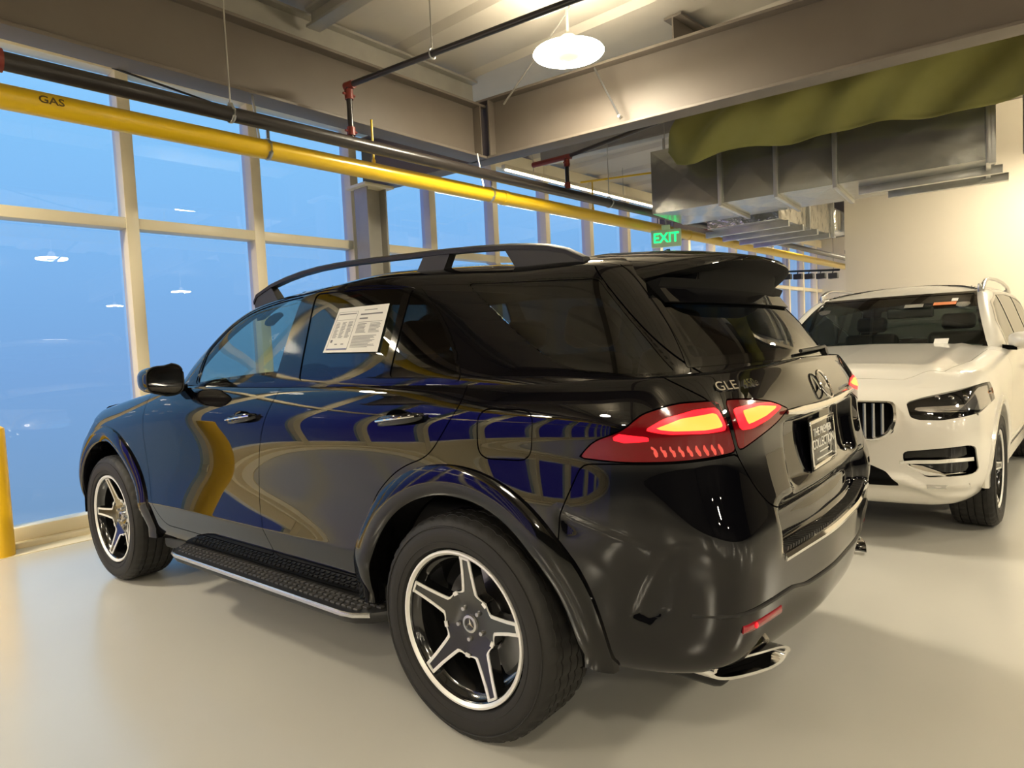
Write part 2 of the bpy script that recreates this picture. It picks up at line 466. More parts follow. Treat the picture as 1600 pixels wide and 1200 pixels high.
def make_wheel(parent, loc, side, R=.39, rim=.268, w=.275, style='amg', rot=0.0, steer=0.0):
    """local Z of the lathe points outboard; side=+1 left, -1 right"""
    T = Matrix.Translation(loc) @ Matrix.Rotation(steer, 4, 'Z') @ frame_M((0, 0, 0), (-side, 0, 0), (0, 0, 1))
    # frame_M: x=(-side,0,0), y=(0,0,1) -> z = x cross y = outboard
    T = T @ Matrix.Rotation(rot, 4, 'Z')
    h = w / 2
    bar = MB()
    bar.lathe([(rim - .020, h * .80), (rim - .012, h * .86), (rim - .012, h * .80), (rim - .022, h * .62), (rim - .036, h * .55), (rim - .042, h * .2), (rim - .05, -h * .8), (rim - .01, -h * .9), (rim - .01, -h * .96), (rim, -h * .9)], n=72, M=T)
    bar.lathe([(0, h * .30), (.06, h * .30), (.075, h * .25), (.085, h * .1), (.085, -h * .2), (0, -h * .2)], n=40, M=T)
    wheel = bar.build('wheel', M_['rim_black'], parent, 40)
    lip = MB().lathe([(rim - .0165, h * .84), (rim - .008, h * .905), (rim - .001, h * .90), (rim + .001, h * .84)], n=96, M=T)
    lip.build('rim_lip', M_['rim_machined'], wheel, 40)
    tm = tire_mb(R, rim, w)
    tb = MB().add(tm.v, tm.f, T); tb.build('tire', M_['rubber'], wheel, 50)
    MB().lathe([(.07, -h * .1), (.175, -h * .1), (.175, -h * .28), (.07, -h * .28)], n=64, M=T, closed=True).build('brake_disc', M_['brake_steel'], wheel, 30)
    cal = MB()
    for a0, a1 in ((-.9, .1),) if style == 'amg' else ((-.5, .5),):
        secs = []
        for q in range(7):
            a = a0 + (a1 - a0) * q / 6
            c, s_ = math.cos(a), math.sin(a)
            secs.append([(r * c, r * s_, z) for r, z in ((.12, h * .10), (.20, h * .10), (.215, 0), (.215, -h * .35), (.12, -h * .35))])
        cal.loft(secs, M=T)
    cal.build('brake_caliper', M_['caliper'], wheel, 30)
    # five arms
    def dish(r): return h * (.46 + .34 * max(0, (r - .06) / (rim - .07)) ** 1.1)
    ns = 5
    for k in range(ns):
        A = Matrix.Rotation(2 * PI * k / ns + PI / 2, 4, 'Z')
        body = MB(); edge = MB()
        rs = [0.0, .04, .075, .098, .115, .15, .20, rim - .016]
        hv = math.tan(PI / ns)
        def hw(r):
            if r <= .098: return r * hv
            t = (r - .098) / (rim - .016 - .098)
            base = .0385 + (.0225 - .0385) * min(1, t * 1.2) ** .7
            blend = max(0, 1 - (r - .098) / .018) ** 2
            return base + (.098 * hv - .0385) * blend
        st = []
        rr_ = [0.001, .04, .07, .085, .098, .102, .107, .114, .13, .16, .20, rim - .016]
        for r in rr_:
            z = dish(r); b = hw(r) if r > .098 else r * hv
            st.append((r, b, z))
        top = [[(r, -b, z), (r, b, z), (r, b * .9, z - .05), (r, -b * .9, z - .05)] for r, b, z in st]
        body.loft(top, M=T @ A)
        # recessed centre is the body; machined edges stand 1.5 mm proud
        ew = .0110
        for sg in (-1, 1):
            secs = []
            for r, b, z in st[4:]:
                secs.append([(r, sg * b, z - .002), (r, sg * b, z + .0025), (r, sg * (b - ew), z + .0025), (r, sg * (b - ew), z - .002)])
            edge.loft(secs, M=T @ A)
        r0 = rim - .016; b0 = hw(r0); z0 = dish(r0)
        edge.box(r0 - ew, r0 + .003, -b0, b0, z0 - .002, z0 + .0025, M=T @ A)
        # valley bridge between this arm and the next
        B = Matrix.Rotation(2 * PI * k / ns + PI / 2 + PI / ns, 4, 'Z')
        rv = .098 / math.cos(PI / ns)
        edge.box(rv - ew * 1.3, rv - .001, -.010, .010, dish(.11) - .002, dish(.11) + .0025, M=T @ B)
        sp = body.build('alloy_spoke', M_['rim_black'], wheel, 30)
        edge.build('machined_edge', M_['rim_machined'], wheel, 30) if False else None
        # machined edging belongs to the spoke mesh: second material slot
        me2 = MB(); me2.v = edge.v; me2.f = edge.f
        eo = me2.build('tmp_edge', M_['rim_machined'], None, 30)
        join_into(sp, eo)
    cap = MB().lathe([(0, h * .49), (.020, h * .49), (.0225, h * .48), (.0225, h * .525), (.031, h * .515), (.034, h * .44)], n=40, M=T).build('center_cap', M_['satin_silver'], wheel, 30)
    if style == 'amg':
        s3_ = star3(.021, .0045, h * .495, h * .53); so = MB().add(s3_.v, s3_.f, T @ Matrix.Rotation(-rot, 4, 'Z')).build('tmp_star', M_['chrome'], None, 20, flat=True)
        disc = MB().lathe([(0, h * .493), (.0215, h * .493)], n=32, M=T).build('tmp_disc', M_['rim_black'], None)
        join_into(cap, so); join_into(cap, disc)
    for k in range(5):
        a = 2 * PI * k / 5 + PI / 2 + PI / 5
        L = T @ Matrix.Translation((.056 * math.cos(a), .056 * math.sin(a), 0))
        MB().lathe([(0, h * .53), (.007, h * .53), (.009, h * .50), (.009, h * .40)], n=10, M=L).build('lug_bolt', M_['satin_silver'], wheel, 30)
    return wheel

def join_into(a, b):
    """append mesh b (own material) to mesh object a"""
    bm = bmesh.new(); bm.from_mesh(a.data)
    k = len(a.data.materials)
    mats = list(b.data.materials)
    n0 = len(bm.faces)
    bm.from_mesh(b.data); bm.faces.ensure_lookup_table()
    for f in list(bm.faces)[n0:]: f.material_index = k
    bm.to_mesh(a.data); bm.free()
    for m in mats: a.data.materials.append(m)
    me = b.data; bpy.data.objects.remove(b); bpy.data.meshes.remove(me)
# ------------------------------------------------------------------ black SUV
def lower_ring(zf, zm, zr, wf, wm, wr, xf, xr, rc=0.0):
    st = [(xf, 0), (xf - .01, .28), (xf - .05, .55), (xf - .15, .76)]
    pts = [(x, y * wf / .95) for x, y in st]
    pts.append((min(xf - .33, 3.55), wf * .955))
    for x in (3.25, 2.95, 2.65, 2.35, 2.0, 1.65, 1.3, .95, .6, .3, 0, -.28, -.52):
        g = float(np.clip((x - 1.9) / 1.7, 0, 1)) ** 1.5; q = float(sstep(.9, -.55, x))
        pts.append((x, wm + (wf - wm) * g + (wr - wm) * q))
    pts += [(-.71 + rc * .03, wr - .014 - rc * .02), (xr + .10 + rc * .03, wr - .10 - rc * .01), (xr + .035 + rc * .035, wr - .24), (xr + .012 + rc * .02, .42), (xr + .002, .2), (xr, 0)]
    out = []
    for x, y in pts:
        g = float(np.clip((x - 1.9) / 1.7, 0, 1)) ** 1.3; q = float(sstep(1.2, -.7, x))
        out.append((x, y, zm + (zf - zm) * g + (zr - zm) * q))
    return out

def build_gle():
    car = thing('black_suv', 'glossy black mid-size SUV with red tail lamps lit and a price sheet in its window', 'car', (CAR[0], CAR[1], 0), CAR[2])
    L = [ # zf zm zr  wf wm wr  xf xr rc
        (.22, .30, .375, .60, .70, .60, 3.55, -.60, 1),
        (.22, .34, .375, .84, .86, .85, 3.72, -.90, 1),
        (.30, .395, .405, .905, .905, .905, 3.79, -.965, 1),
        (.42, .46, .49, .935, .925, .93, 3.83, -1.0, 1),
        (.52, .578, .595, .95, .953, .935, 3.85, -1.015, 1),   # crease
        (.61, .64, .690, .955, .944, .940, 3.86, -1.020, .8),
        (.69, .74, .775, .95, .938, .958, 3.86, -1.010, .3),
        (.76, .84, .845, .945, .944, .955, 3.85, -.985, .1),
        (.83, .94, .94, .93, .954, .945, 3.82, -.962, .0),
        (.89, 1.02, 1.03, .91, .961, .938, 3.78, -.952, 0),
        (.94, 1.085, 1.105, .885, .959, .940, 3.72, -.958, 0),
        (.97, 1.14, 1.15, .865, .944, .928, 3.67, -.945, 0),
        (.99, 1.19, 1.205, .84, .922, .908, 3.60, -.918, 0),
        (1.0, 1.225, 1.245, .82, .902, .890, 3.52, -.895, 0),
    ]
    rings = [lower_ring(*a) for a in L]
    top = rings[-1]
    for sc, dz, fx in ((.965, .008, .03), (.90, .018, .08), (.65, .04, .12), (.33, .055, .14), (0, .06, .15)):
        rr = []
        for i, (x, y, z) in enumerate(top):
            xx = x - fx * (1 if i < 5 else 0) * (1 - i / 5)
            rr.append((xx, y * sc, z + dz * (1 if x > 1.9 else .3)))
        rings.append(rr)
    def disp(G):
        x, y, z = G[..., 0], G[..., 1], G[..., 2]; ay = np.abs(y)
        rear = x < -.80
        # step ledge: the body above the bumper's upper edge lies further in
        a = sstep(.705, .722, z) * (1 - sstep(.80, .88, z)) * (1 - sstep(.50, .60, ay)) * (x < -.7)
        G[..., 0] += .055 * a
        # plate recess under the chrome bar
        b = sstep(.85, .895, z) * (1 - sstep(1.072, 1.086, z)) * (1 - sstep(.36, .46, ay)) * rear
        G[..., 0] += .040 * b
        # lower corner pocket in the bumper
        t = -x + .93 - ay; sh = x.shape
        fv = sdf([(.765, .775), (.672, .575), (.74, .555), (.80, .60), (.835, .79)])(t.ravel(), z.ravel()).reshape(sh)
        c = (1 - sstep(-.024, .016, fv)) * (x < -.3) * sstep(.50, .62, z + .04) 
        G[..., 0] += .006 * c; G[..., 1] -= .008 * c * np.sign(y)
        # crest running from the arch into the bumper corner
        zl = .865 - .24 * (t - .41)
        d = (1 - sstep(-.018, .014, z - zl)) * sstep(-.13, -.02, z - zl) * sstep(.40, .44, t) * (1 - sstep(.66, .78, t)) * (x < -.3)
        G[..., 1] -= .013 * d * np.sign(y)
        return G
    body = loft_sheet(rings, 14, 9, disp, crease=(4,))
    bv = body.join(body.mirror()).bvh()
    # ---- greenhouse
    def gring(cx, cz, ax, w, wr, rcx, rx, zA, zm, zr, rz, shr=1.0):
        pts = [(cx, 0, cz), (cx - .025, .30 * shr, cz), (cx - .09, .58 * shr, (cz + zA) / 2), (ax + .10 + (cx - ax) * .10, w * .90, zA), (ax, w * .975, zA)]
        xs = np.linspace(ax - .13, rcx + .28, 11)
        for i, x in enumerate(xs):
            t = i / 10
            z = zA + (zm - zA) * min(1, t * 3) if t < .34 else zm + (zr - zm) * ((t - .34) / .66) ** 1.4
            y = w * (.99 + .01 * min(1, t * 5)) + (wr + .015 - w) * t ** 2.2
            pts.append((x, y, z))
        pts += [(rcx + .12, wr, zr), (rcx, wr - .035, zr), (rcx - .075, wr - .13, (zr + rz) / 2), (rx + .02, .42 * wr / .84, rz), (rx + .004, .2, rz), (rx, 0, rz)]
        return pts
    GR = [
        gring(2.26, 1.17, 2.06, .905, .885, -.70, -.895, 1.19, 1.19, 1.20, 1.20),
        gring(2.22, 1.20, 2.02, .900, .875, -.695, -.885, 1.225, 1.235, 1.25, 1.25),
        gring(2.11, 1.30, 1.93, .864, .842, -.655, -.825, 1.33, 1.33, 1.33, 1.33),
        gring(1.96, 1.41, 1.81, .823, .802, -.60, -.745, 1.43, 1.43, 1.42, 1.42),
        gring(1.79, 1.52, 1.67, .781, .760, -.53, -.665, 1.53, 1.53, 1.51, 1.50),
        gring(1.60, 1.61, 1.50, .747, .722, -.47, -.60, 1.60, 1.61, 1.575, 1.57),
        gring(1.42, 1.655, 1.34, .712, .685, -.42, -.56, 1.635, 1.660, 1.615, 1.62),
        gring(1.25, 1.69, 1.18, .645, .615, -.36, -.52, 1.665, 1.688, 1.640, 1.655, .9),
        gring(1.10, 1.715, 1.04, .50, .48, -.34, -.49, 1.700, 1.713, 1.665, 1.675, .7),
        gring(.95, 1.730, .92, .26, .25, -.30, -.45, 1.728, 1.731, 1.685, 1.690, .35),
        gring(.78, 1.737, .76, .0, .0, -.18, -.34, 1.737, 1.737, 1.700, 1.700, 0),
    ]
    GR[-1] = [(x, 0, z) for x, y, z in GR[-1]]
    gh = loft_sheet(GR, 12, 9)
    gbv = gh.join(gh.mirror()).bvh()
    P = M_['black_paint']
    # ---- region functions (left half, y>0)
    SX = lambda V: (V[:, 0], V[:, 2])
    TZ = lambda V: (-V[:, 0] + (.93 - V[:, 1]), V[:, 2])
    circ = lambda cx, cz, r: (lambda V: r - np.hypot(V[:, 0] - cx, V[:, 2] - cz))
    def without(f, extra=None):   # keep outside region f<0
        return lambda V: -f(V)
    arch_r = lambda V: np.where(V[:, 1] > .45, .478 - np.hypot(V[:, 0] + .01, np.minimum(V[:, 2], 1.2) - .39), -1.)
    arch_f = lambda V: np.where(V[:, 1] > .45, .500 - np.hypot(V[:, 0] - 2.955, V[:, 2] - .39), -1.)
    fd = sdf(rounded([(2.37, 1.30), (2.37, 1.10), (2.375, .80), (2.345, .58), (2.25, .455), (1.14, .455), (1.19, .58), (1.225, .68), (1.215, .80), (1.17, .95), (1.06, 1.17), (1.015, 1.30)], [0, .05, .1, .1, .08, .05, .05, .05, .1, .1, .05, 0]))
    rd = sdf(rounded([(1.015, 1.30), (1.06, 1.17), (1.17, .95), (1.215, .80), (1.225, .68), (1.19, .58), (1.14, .455), (.46, .465), (.48, .62), (.42, .80), (.26, .93), (.10, .985), (.03, 1.06), (-.055, 1.18), (-.06, 1.30)], [0, .05, .1, .1, .05, .05, .05, .08, .1, .1, .1, .1, .1, .05, 0]))
    tg = sdf(rounded([(.74, 1.30), (.84, 1.24), (1.0, 1.175), (1.055, 1.10), (1.085, 1.03), (1.17, .93), (1.27, .855), (1.42, .832), (2.2, .83), (2.2, 1.4), (.8, 1.4)], [0, .02, .05, .02, .03, .05, .06, .05, 0, 0, 0]))
    bmp = sdf(rounded([(.30, .0), (.43, .86), (.515, 1.005), (.64, 1.013), (.85, 1.018), (1.085, 1.03), (1.17, .93), (1.27, .855), (1.42, .832), (2.2, .83), (2.2, 0)], [0, .03, .03, .1, .1, .02, .05, .06, .05, 0, 0]))
    lampo = sdf(rounded([(.505, 1.022), (.555, 1.072), (.66, 1.108), (.72, 1.150), (.85, 1.178), (1.03, 1.178), (1.055, 1.10), (1.085, 1.035), (.85, 1.022), (.64, 1.017)], [.01, .03, .03, .05, .05, .02, .03, .02, .05, .05]))
    lampi = sdf(rounded([(1.06, 1.178), (1.18, 1.172), (1.36, 1.150), (1.475, 1.118), (1.36, 1.085), (1.20, 1.055), (1.10, 1.035), (1.075, 1.10)], [.02, .05, .05, .01, .05, .05, .02, .03]))
    fl = sdf(rounded([(-.13, 1.155), (-.355, 1.155), (-.345, 1.0), (-.13, .995)], .05))
    hood = sdf([(3.49, -.1), (3.49, .60), (3.35, .72), (2.9, .775), (2.3, .80), (2.15, .80), (2.05, -.1)])
    hl = sdf(rounded([(3.80, .80), (3.80, .93), (3.55, .985), (3.22, 1.0), (3.32, .90), (3.5, .82)], .03))
    in_side = lambda V, f: np.where((V[:, 1] > .6) & (V[:, 0] > -.75), f, 1.)
    f_fd = lambda V: in_side(V, fd(*SX(V)))
    f_rd = lambda V: in_side(V, rd(*SX(V)))
    f_tg = lambda V: np.where(V[:, 0] < -.3, tg(*TZ(V)), 1.)
    f_bm = lambda V: np.where(V[:, 0] < -.2, bmp(*TZ(V)), 1.)
    f_lo = lambda V: np.where(V[:, 0] < -.3, lampo(*TZ(V)), 1.)
    f_li = lambda V: np.where(V[:, 0] < -.6, lampi(*TZ(V)), 1.)
    f_fl = lambda V: in_side(V, fl(*SX(V)))
    f_hd = lambda V: np.where(V[:, 2] > .93, hood(V[:, 0], V[:, 1]), 1.)
    f_hl = lambda V: np.where((V[:, 1] > .42) & (V[:, 0] > 3.1), hl(*SX(V)), 1.)
    f_fb = lambda V: np.where(V[:, 0] > 3.2, np.maximum(3.36 - V[:, 0] + (V[:, 2] - .6) * .3, V[:, 2] - .80 - .0), 1.)
    foot = sdf([(2.10, -.1), (2.10, .5), (2.0, .80), (1.8, .868), (0, .868), (-.6, .85), (-.80, .70), (-.86, .4), (-.865, -.1)])
    g = .0022
    base = body.clip(arch_r).clip(arch_f)
    base = base.clip(lambda V: np.where(V[:, 2] > 1.13, -foot(V[:, 0], V[:, 1]), -1.))
    shell = base
    for f in (f_fd, f_rd, f_tg, f_bm, f_lo, f_li, f_fl, f_hd, f_hl, f_fb):
        shell = shell.clip(lambda V, f=f: g - f(V))
    D = .014
    shell2 = shell.join(shell.mirror())
    # greenhouse openings
    dlo = rounded([(1.845, 1.232), (1.835, 1.405), (1.705, 1.515), (1.53, 1.588), (1.26, 1.628), (.95, 1.640), (.60, 1.630), (.33, 1.598), (.135, 1.455), (.03, 1.33), (-.008, 1.252), (.9, 1.240)], [.02, .03, .08, .1, .2, .2, .1, .05, .1, .06, .015, .1])
    qw = rounded([(.07, 1.588), (-.10, 1.475), (-.30, 1.345), (-.45, 1.272), (-.60, 1.256), (-.755, 1.254), (-.665, 1.36), (-.47, 1.555), (-.35, 1.562)], [.02, .05, .1, .1, .05, .02, .05, .02, .1])
    s_dlo = sdf(dlo); s_qw = sdf(qw)
    f_dlo = lambda V: np.where((V[:, 1] > .5) & (V[:, 0] < 2.2) & (V[:, 0] > -.3), s_dlo(*SX(V)), 1.)
    f_qw = lambda V: np.where(V[:, 1] > .5, s_qw(*SX(V)), 1.)
    # windscreen and rear screen measured across the car
    def f_ws(V):
        x, y, z = V[:, 0], V[:, 1], V[:, 2]
        yl = .80 - (z - 1.2) * .40
        return np.where(x > 1.0, np.maximum.reduce([y - yl, 1.205 - z, z - 1.645]), 1.)
    def f_rw(V):
        x, y, z = V[:, 0], V[:, 1], V[:, 2]
        yl = .735 - (z - 1.25) * .36
        return np.where(x < -.45, np.maximum.reduce([y - yl, 1.268 - z + .02 * (1 - sstep(.3, .7, y)) * 0, z - 1.60]), 1.)
    gap_t = lambda V: np.where(V[:, 0] < -.2, (V[:, 0] + .47) + (1.56 - V[:, 2]) * 1.02 * 1.0, 1.)   # <0 : tailgate side
    G = gh
    gsh = G
    for f in (f_dlo, f_qw, f_ws, f_rw): gsh = gsh.clip(lambda V, f=f: -f(V))
    f_tgu = lambda V: np.where(V[:, 2] < 1.60, gap_t(V), 1.)
    roof = gsh.clip(lambda V: g - f_tgu(V))
    tg_up = gsh.clip(lambda V: f_tgu(V) + g)
    bodyobj = shell2.join(roof.join(roof.mirror())).build('body_shell', P, car, rim=D)
    # dark inner skin closes the gaps
    inner = base.clip(lambda V: np.where((V[:, 2] > 1.16), 1., -1.) if False else -np.ones(len(V))).offset(-.016)
    inner = inner.join(gsh.offset(-.016)); inner = inner.join(inner.mirror())
    inner.build('inner_panels', M_['dark_void'], car)
    def pane(nm, fn, src, m, parent, off=-.004, both=True, rim=.004, base_rim=0):
        s = src.clip(fn)
        o = s.build(nm, m, parent, rim=rim, off=off)
        if both: s.mirror().build(nm, m, parent, rim=rim, off=off)
        return o
    # doors
    handles = {'front': (1.283, 1.083), 'rear': (.228, 1.112)}
    winF = sdf(rounded([(1.832, 1.240), (1.822, 1.402), (1.70, 1.505), (1.525, 1.578), (1.26, 1.617), (1.085, 1.625), (1.105, 1.240)], [.02, .03, .08, .1, .2, .015, .015]))
    winR = sdf(rounded([(.985, 1.628), (.60, 1.618), (.392, 1.600), (.385, 1.255), (.925, 1.247)], [.02, .15, .02, .015, .02]))
    winQ = sdf(rounded([(.352, 1.590), (.322, 1.580), (.128, 1.445), (.025, 1.325), (-.005, 1.262), (.348, 1.258)], [.01, .03, .1, .05, .01, .01]))
    for nm, f, wf, key in (('front_door', f_fd, winF, 'front'), ('rear_door', f_rd, winR, 'rear')):
        for sg in (1, -1):
            s = base.clip(lambda V, f=f: f(V) + g)
            if sg < 0: s = s.mirror()
            d = s.build(nm, P, car, rim=D)
            w = G.clip(lambda V, wf=wf: np.where(V[:, 1] > .5, wf(*SX(V)), 1.))
            if sg < 0: w = w.mirror()
            w.build('door_window', M_['car_glass'] if key == 'front' else M_['privacy_glass'], d, rim=.004, off=-.003)
            hx, hz = handles[key]; hy = side_y(bv, hx, hz, sg)
            # grip with a scooped cup behind it
            hb = MB(); n = 14
            secs = []
            for q in range(n + 1):
                t = q / n; x = hx + .118 - .236 * t; e = math.sin(PI * t) ** .35 if 0 < t < 1 else 0.02
                zc = hz + .014 * (t - .5) * 2 * 1; hh = .019 * (.55 + .45 * e); out = .012 + .036 * math.sin(PI * min(1, max(0, t))) ** .5
                y0 = hy + sg * (out - .014); y1 = hy + sg * out
                secs.append([(x, y0 + (y1 - y0) * (.5 + .5 * math.cos(a)), zc + hh * math.sin(a)) for a in [2 * PI * k / 12 for k in range(12)]])
            hb.loft(secs); hb.build('door_handle', P, d, 50)
            MB().tube([(hx + .112 - .224 * t, hy + sg * (.030 + .016 * math.sin(PI * t)), hz + .004 + .014 * (t - .5) * 2) for t in np.linspace(0.04, .96, 12)], .0042, 8).build('handle_chrome_strip', M_['chrome'], d)
            MB().lathe([(0, 0), (.052, 0), (.058, .002), (.058, .0)], n=28, M=frame_M((hx + .01, hy + sg * .001, hz - .002), (-sg * 1.5, 0, 0), (0, 0, 1)) @ Matrix.Diagonal((1.25, .62, 1, 1))).build('handle_cup', M_['piano_black'], d)
    # fixed quarter light in the rear door
    pane('door_quarter_window', lambda V: np.where(V[:, 1] > .5, winQ(*SX(V)), 1.), G, M_['privacy_glass'], car, -.003)
    # pillar covers and window trims : what lies in the opening but not in a pane
    allw = lambda V: np.minimum.reduce([winF(*SX(V)), winR(*SX(V)), winQ(*SX(V))])
    cov = G.clip(lambda V: f_dlo(V)).clip(lambda V: -allw(V))
    [c_.build('window_pillar_trim', M_['piano_black'], car, rim=.006, off=.001) for c_ in (cov, cov.mirror())]
    band = G.clip(lambda V: np.where(V[:, 1] > .5, np.abs(s_dlo(*SX(V)) - .006) - .007, 1.))
    [c_.build('window_surround', M_['piano_black'], car, rim=.008, off=.004) for c_ in (band, band.mirror())]
    pane('quarter_window', lambda V: np.where(V[:, 1] > .45, s_qw(*SX(V)) + .004, 1.), G, M_['privacy_glass'], car, -.002)
    band = G.clip(lambda V: np.where(V[:, 1] > .5, np.abs(s_qw(*SX(V))) - .0035, 1.))
    [c_.build('quarter_window_seal', M_['piano_black'], car, rim=.003, off=.0) for c_ in (band, band.mirror())]
    ws = G.clip(f_ws); ws.join(ws.mirror()).build('windshield', M_['windshield_glass'], car, rim=.004, off=-.002)
    # tailgate
    tl = base.clip(lambda V: f_tg(V) + g).clip(lambda V: -f_li(V) + g).join(tg_up)
    tgo = tl.join(tl.mirror()).build('tailgate', P, car, rim=D)
    rw = G.clip(f_rw); rwo = rw.join(rw.mirror()).build('rear_window', M_['privacy_glass'], tgo, rim=.004, off=-.002)
    bd = G.clip(lambda V: np.where(V[:, 0] < -.45, np.abs(f_rw(V) + .012) - .014, 1.)); bd.join(bd.mirror()).build('rear_window_border', M_['piano_black'], tgo, rim=.002, off=.0015)
    # hood, front bumper, flap, rear bumper
    hd = base.clip(lambda V: f_hd(V) + g); hd.join(hd.mirror()).build('hood', P, car, rim=D)
    fb = base.clip(lambda V: f_fb(V) + g).clip(lambda V: -f_hl(V) + g); fb.join(fb.mirror()).build('front_bumper', P, car, rim=D)
    rb = base.clip(lambda V: f_bm(V) + g); rbo = rb.join(rb.mirror()).build('rear_bumper', P, car, rim=D)
    base.clip(lambda V: f_fl(V) + g).build('charging_flap', P, car, rim=D, off=-.001)
    q = base.clip(lambda V: f_fl(V) + g).mirror(); q.build('fuel_flap', P, car, rim=D, off=-.001)
    # black lower cladding below the door crease
    # head lamps and grille
    pane('headlamp', lambda V: f_hl(V) + g, base, M_['lens_grey'], car, -.002)
    gx = front_x(bv, 0, .7)
    gr = MB(); 
    for i in range(3):
        z = .58 + i * .11
        gr.box(gx - .03, gx + .012, -.42 + .02 * i, .42 - .02 * i, z, z + .022, .005)
    gr.box(gx - .05, gx - .01, -.45, .45, .52, .86, .02)
    gr.build('grille', M_['piano_black'], car)
    # ---- lamps
    fixed = {'lamp_red': M_['lamp_red'], 'dark': M_['lamp_red_dark']}
    def tz_band(poly): 
        f = sdf(poly); return lambda V: np.where(V[:, 0] < -.3, f(*TZ(V)), 1.)
    for sg in (1, -1):
        s = base.clip(lambda V: f_lo(V) + g)
        if sg < 0: s = s.mirror()
        lo = s.build('tail_lamp', M_['lamp_red_dark'], car, rim=D, off=.0)
        s = base.clip(lambda V: f_li(V) + g)
        if sg < 0: s = s.mirror()
        li = s.build('tailgate_lamp', M_['lamp_red_dark'], tgo if False else car, rim=D)
        def strip(nm, poly, m, par, off, r=.0):
            z = base.clip(tz_band(rounded(poly, r)))
            if sg < 0: z = z.mirror()
            return z.build(nm, m, par, rim=.002, off=off)
        strip('light_bar_frame', [(.725, 1.107), (.80, 1.138), (.92, 1.158), (1.015, 1.160), (1.043, 1.098), (.95, 1.094), (.80, 1.096)], M_['lamp_glow_red'], lo, .0015, .02)
        strip('light_bar', [(.76, 1.110), (.86, 1.136), (1.000, 1.146), (1.024, 1.108), (.95, 1.103), (.83, 1.104)], M_['lamp_glow_core'], lo, .0035, .012)
        strip('light_bar_frame', [(1.085, 1.152), (1.20, 1.156), (1.33, 1.150), (1.425, 1.130), (1.30, 1.104), (1.18, 1.090), (1.11, 1.092)], M_['lamp_glow_red'], li, .0015, .015)
        strip('light_bar', [(1.135, 1.143), (1.25, 1.147), (1.385, 1.134), (1.28, 1.116), (1.155, 1.104)], M_['lamp_glow_core'], li, .0035, .01)
        strip('side_marker', [(.615, 1.080), (.64, 1.096), (.745, 1.088), (.75, 1.078), (.66, 1.072)], M_['lamp_glow_red'], lo, .0015, .004)
        for k in range(9):
            t0 = .745 + k * .031
            strip('lens_rib', [(t0, 1.064), (t0 + .015, 1.064), (t0 + .034, 1.034), (t0 + .016, 1.034)], M_['lens_rib_red'], lo, .002)
    # ---- chrome bar, letters, emblem, plate, wiper on the tailgate
    zb = 1.098
    pts = [(rear_x(bv, y, zb + .012) - .012, y, zb + .012 * (abs(y) / .42) ** 2 * 1) for y in np.linspace(-.44, .44, 25)]
    MB().tube(pts, [.004 + .0055 * min(1, min(i, 24 - i) / 4) for i in range(25)], 10, flat=(.7, 1.5)).build('chrome_strip', M_['chrome'], tgo)
    for sg, body_t, yy in ((1, 'GLE', .712), (1, '450e', .588)):
        zz = 1.212; xx = rear_x(bv, yy, zz)
        a = rear_x(bv, yy + .04, zz); b = rear_x(bv, yy - .04, zz); up = rear_x(bv, yy, zz + .012)
        t = Vector((b - a, -.08, 0)); u = Vector((up - xx, 0, .012))
        Mx = frame_M((xx - .004, yy, zz), t, u)
        text_mesh('badge_lettering', body_t, .042 if body_t == 'GLE' else .036, M_['chrome'], tgo, Mx, .0025, xs=1.25)
    ex = rear_x(bv, 0, 1.165); eu = rear_x(bv, 0, 1.185)
    EM = frame_M((ex - .012, 0, 1.165), (0, -1, 0), (eu - ex, 0, .02))
    st = star3(.050, .010, 0, .008); ring = MB().add(st.v, st.f, EM)
    ring.tube([EM @ Vector((.052 * math.cos(a), .052 * math.sin(a), .003)) for a in np.linspace(0, 2 * PI, 41)], .0045, 8)
    ring.build('star_emblem', M_['chrome'], tgo, 25)
    # licence plate insert
    px = rear_x(bv, 0, .955) - .018
    PM = frame_M((px, 0, .965), (0, -1, 0), (.0, 0, 1))
    PM = PM @ Matrix.Rotation(math.radians(-4), 4, 'X')
    pl = MB().box(-.152, .152, -.077, .077, 0, .004, .001, M=PM).build('license_plate', M_['piano_black'], car)
    fr = MB()
    for a, b, c, d in ((-.16, .16, .070, .083), (-.16, .16, -.083, -.070), (-.16, -.147, -.083, .083), (.147, .16, -.083, .083)):
        fr.box(a, b, c, d, 0, .009, .002, M=PM)
    fr.build('plate_frame', M_['chrome'], pl)
    for s_, sz, yy, xs in (('THE PREMIER', .040, .036, 1.0), ('COLLECTION', .046, -.004, 1.0)):
        text_mesh('plate_lettering', s_, sz, M_['paper'], pl, PM @ Matrix.Translation((0, yy, .0055)), .0008, xs=xs)
    ln = MB()
    for a, b, yy in ((-.06, .06, -.036), (-.10, .10, -.058)): ln.box(a, b, yy, yy + .004, .0042, .006, M=PM)
    ln.build('plate_small_print', M_['paper'], pl)
    # rear wiper, parked under the spoiler at the glass foot
    wpts = [(rear_x(gbv, y, 1.285 + .012 * (.1 - y)) - .022, y, 1.285 + .012 * (.1 - y)) for y in np.linspace(.02, -.40, 10)]
    wv = MB().tube(wpts, .007, 8); wv.tube([(rear_x(gbv, -.40, 1.29) - .03, -.40, 1.275), (rear_x(gbv, -.40, 1.29) + .005, -.40, 1.265)], .02, 12)
    wv.build('rear_wiper', M_['black_plastic'], tgo)
    # ---- spoiler
    secs = []
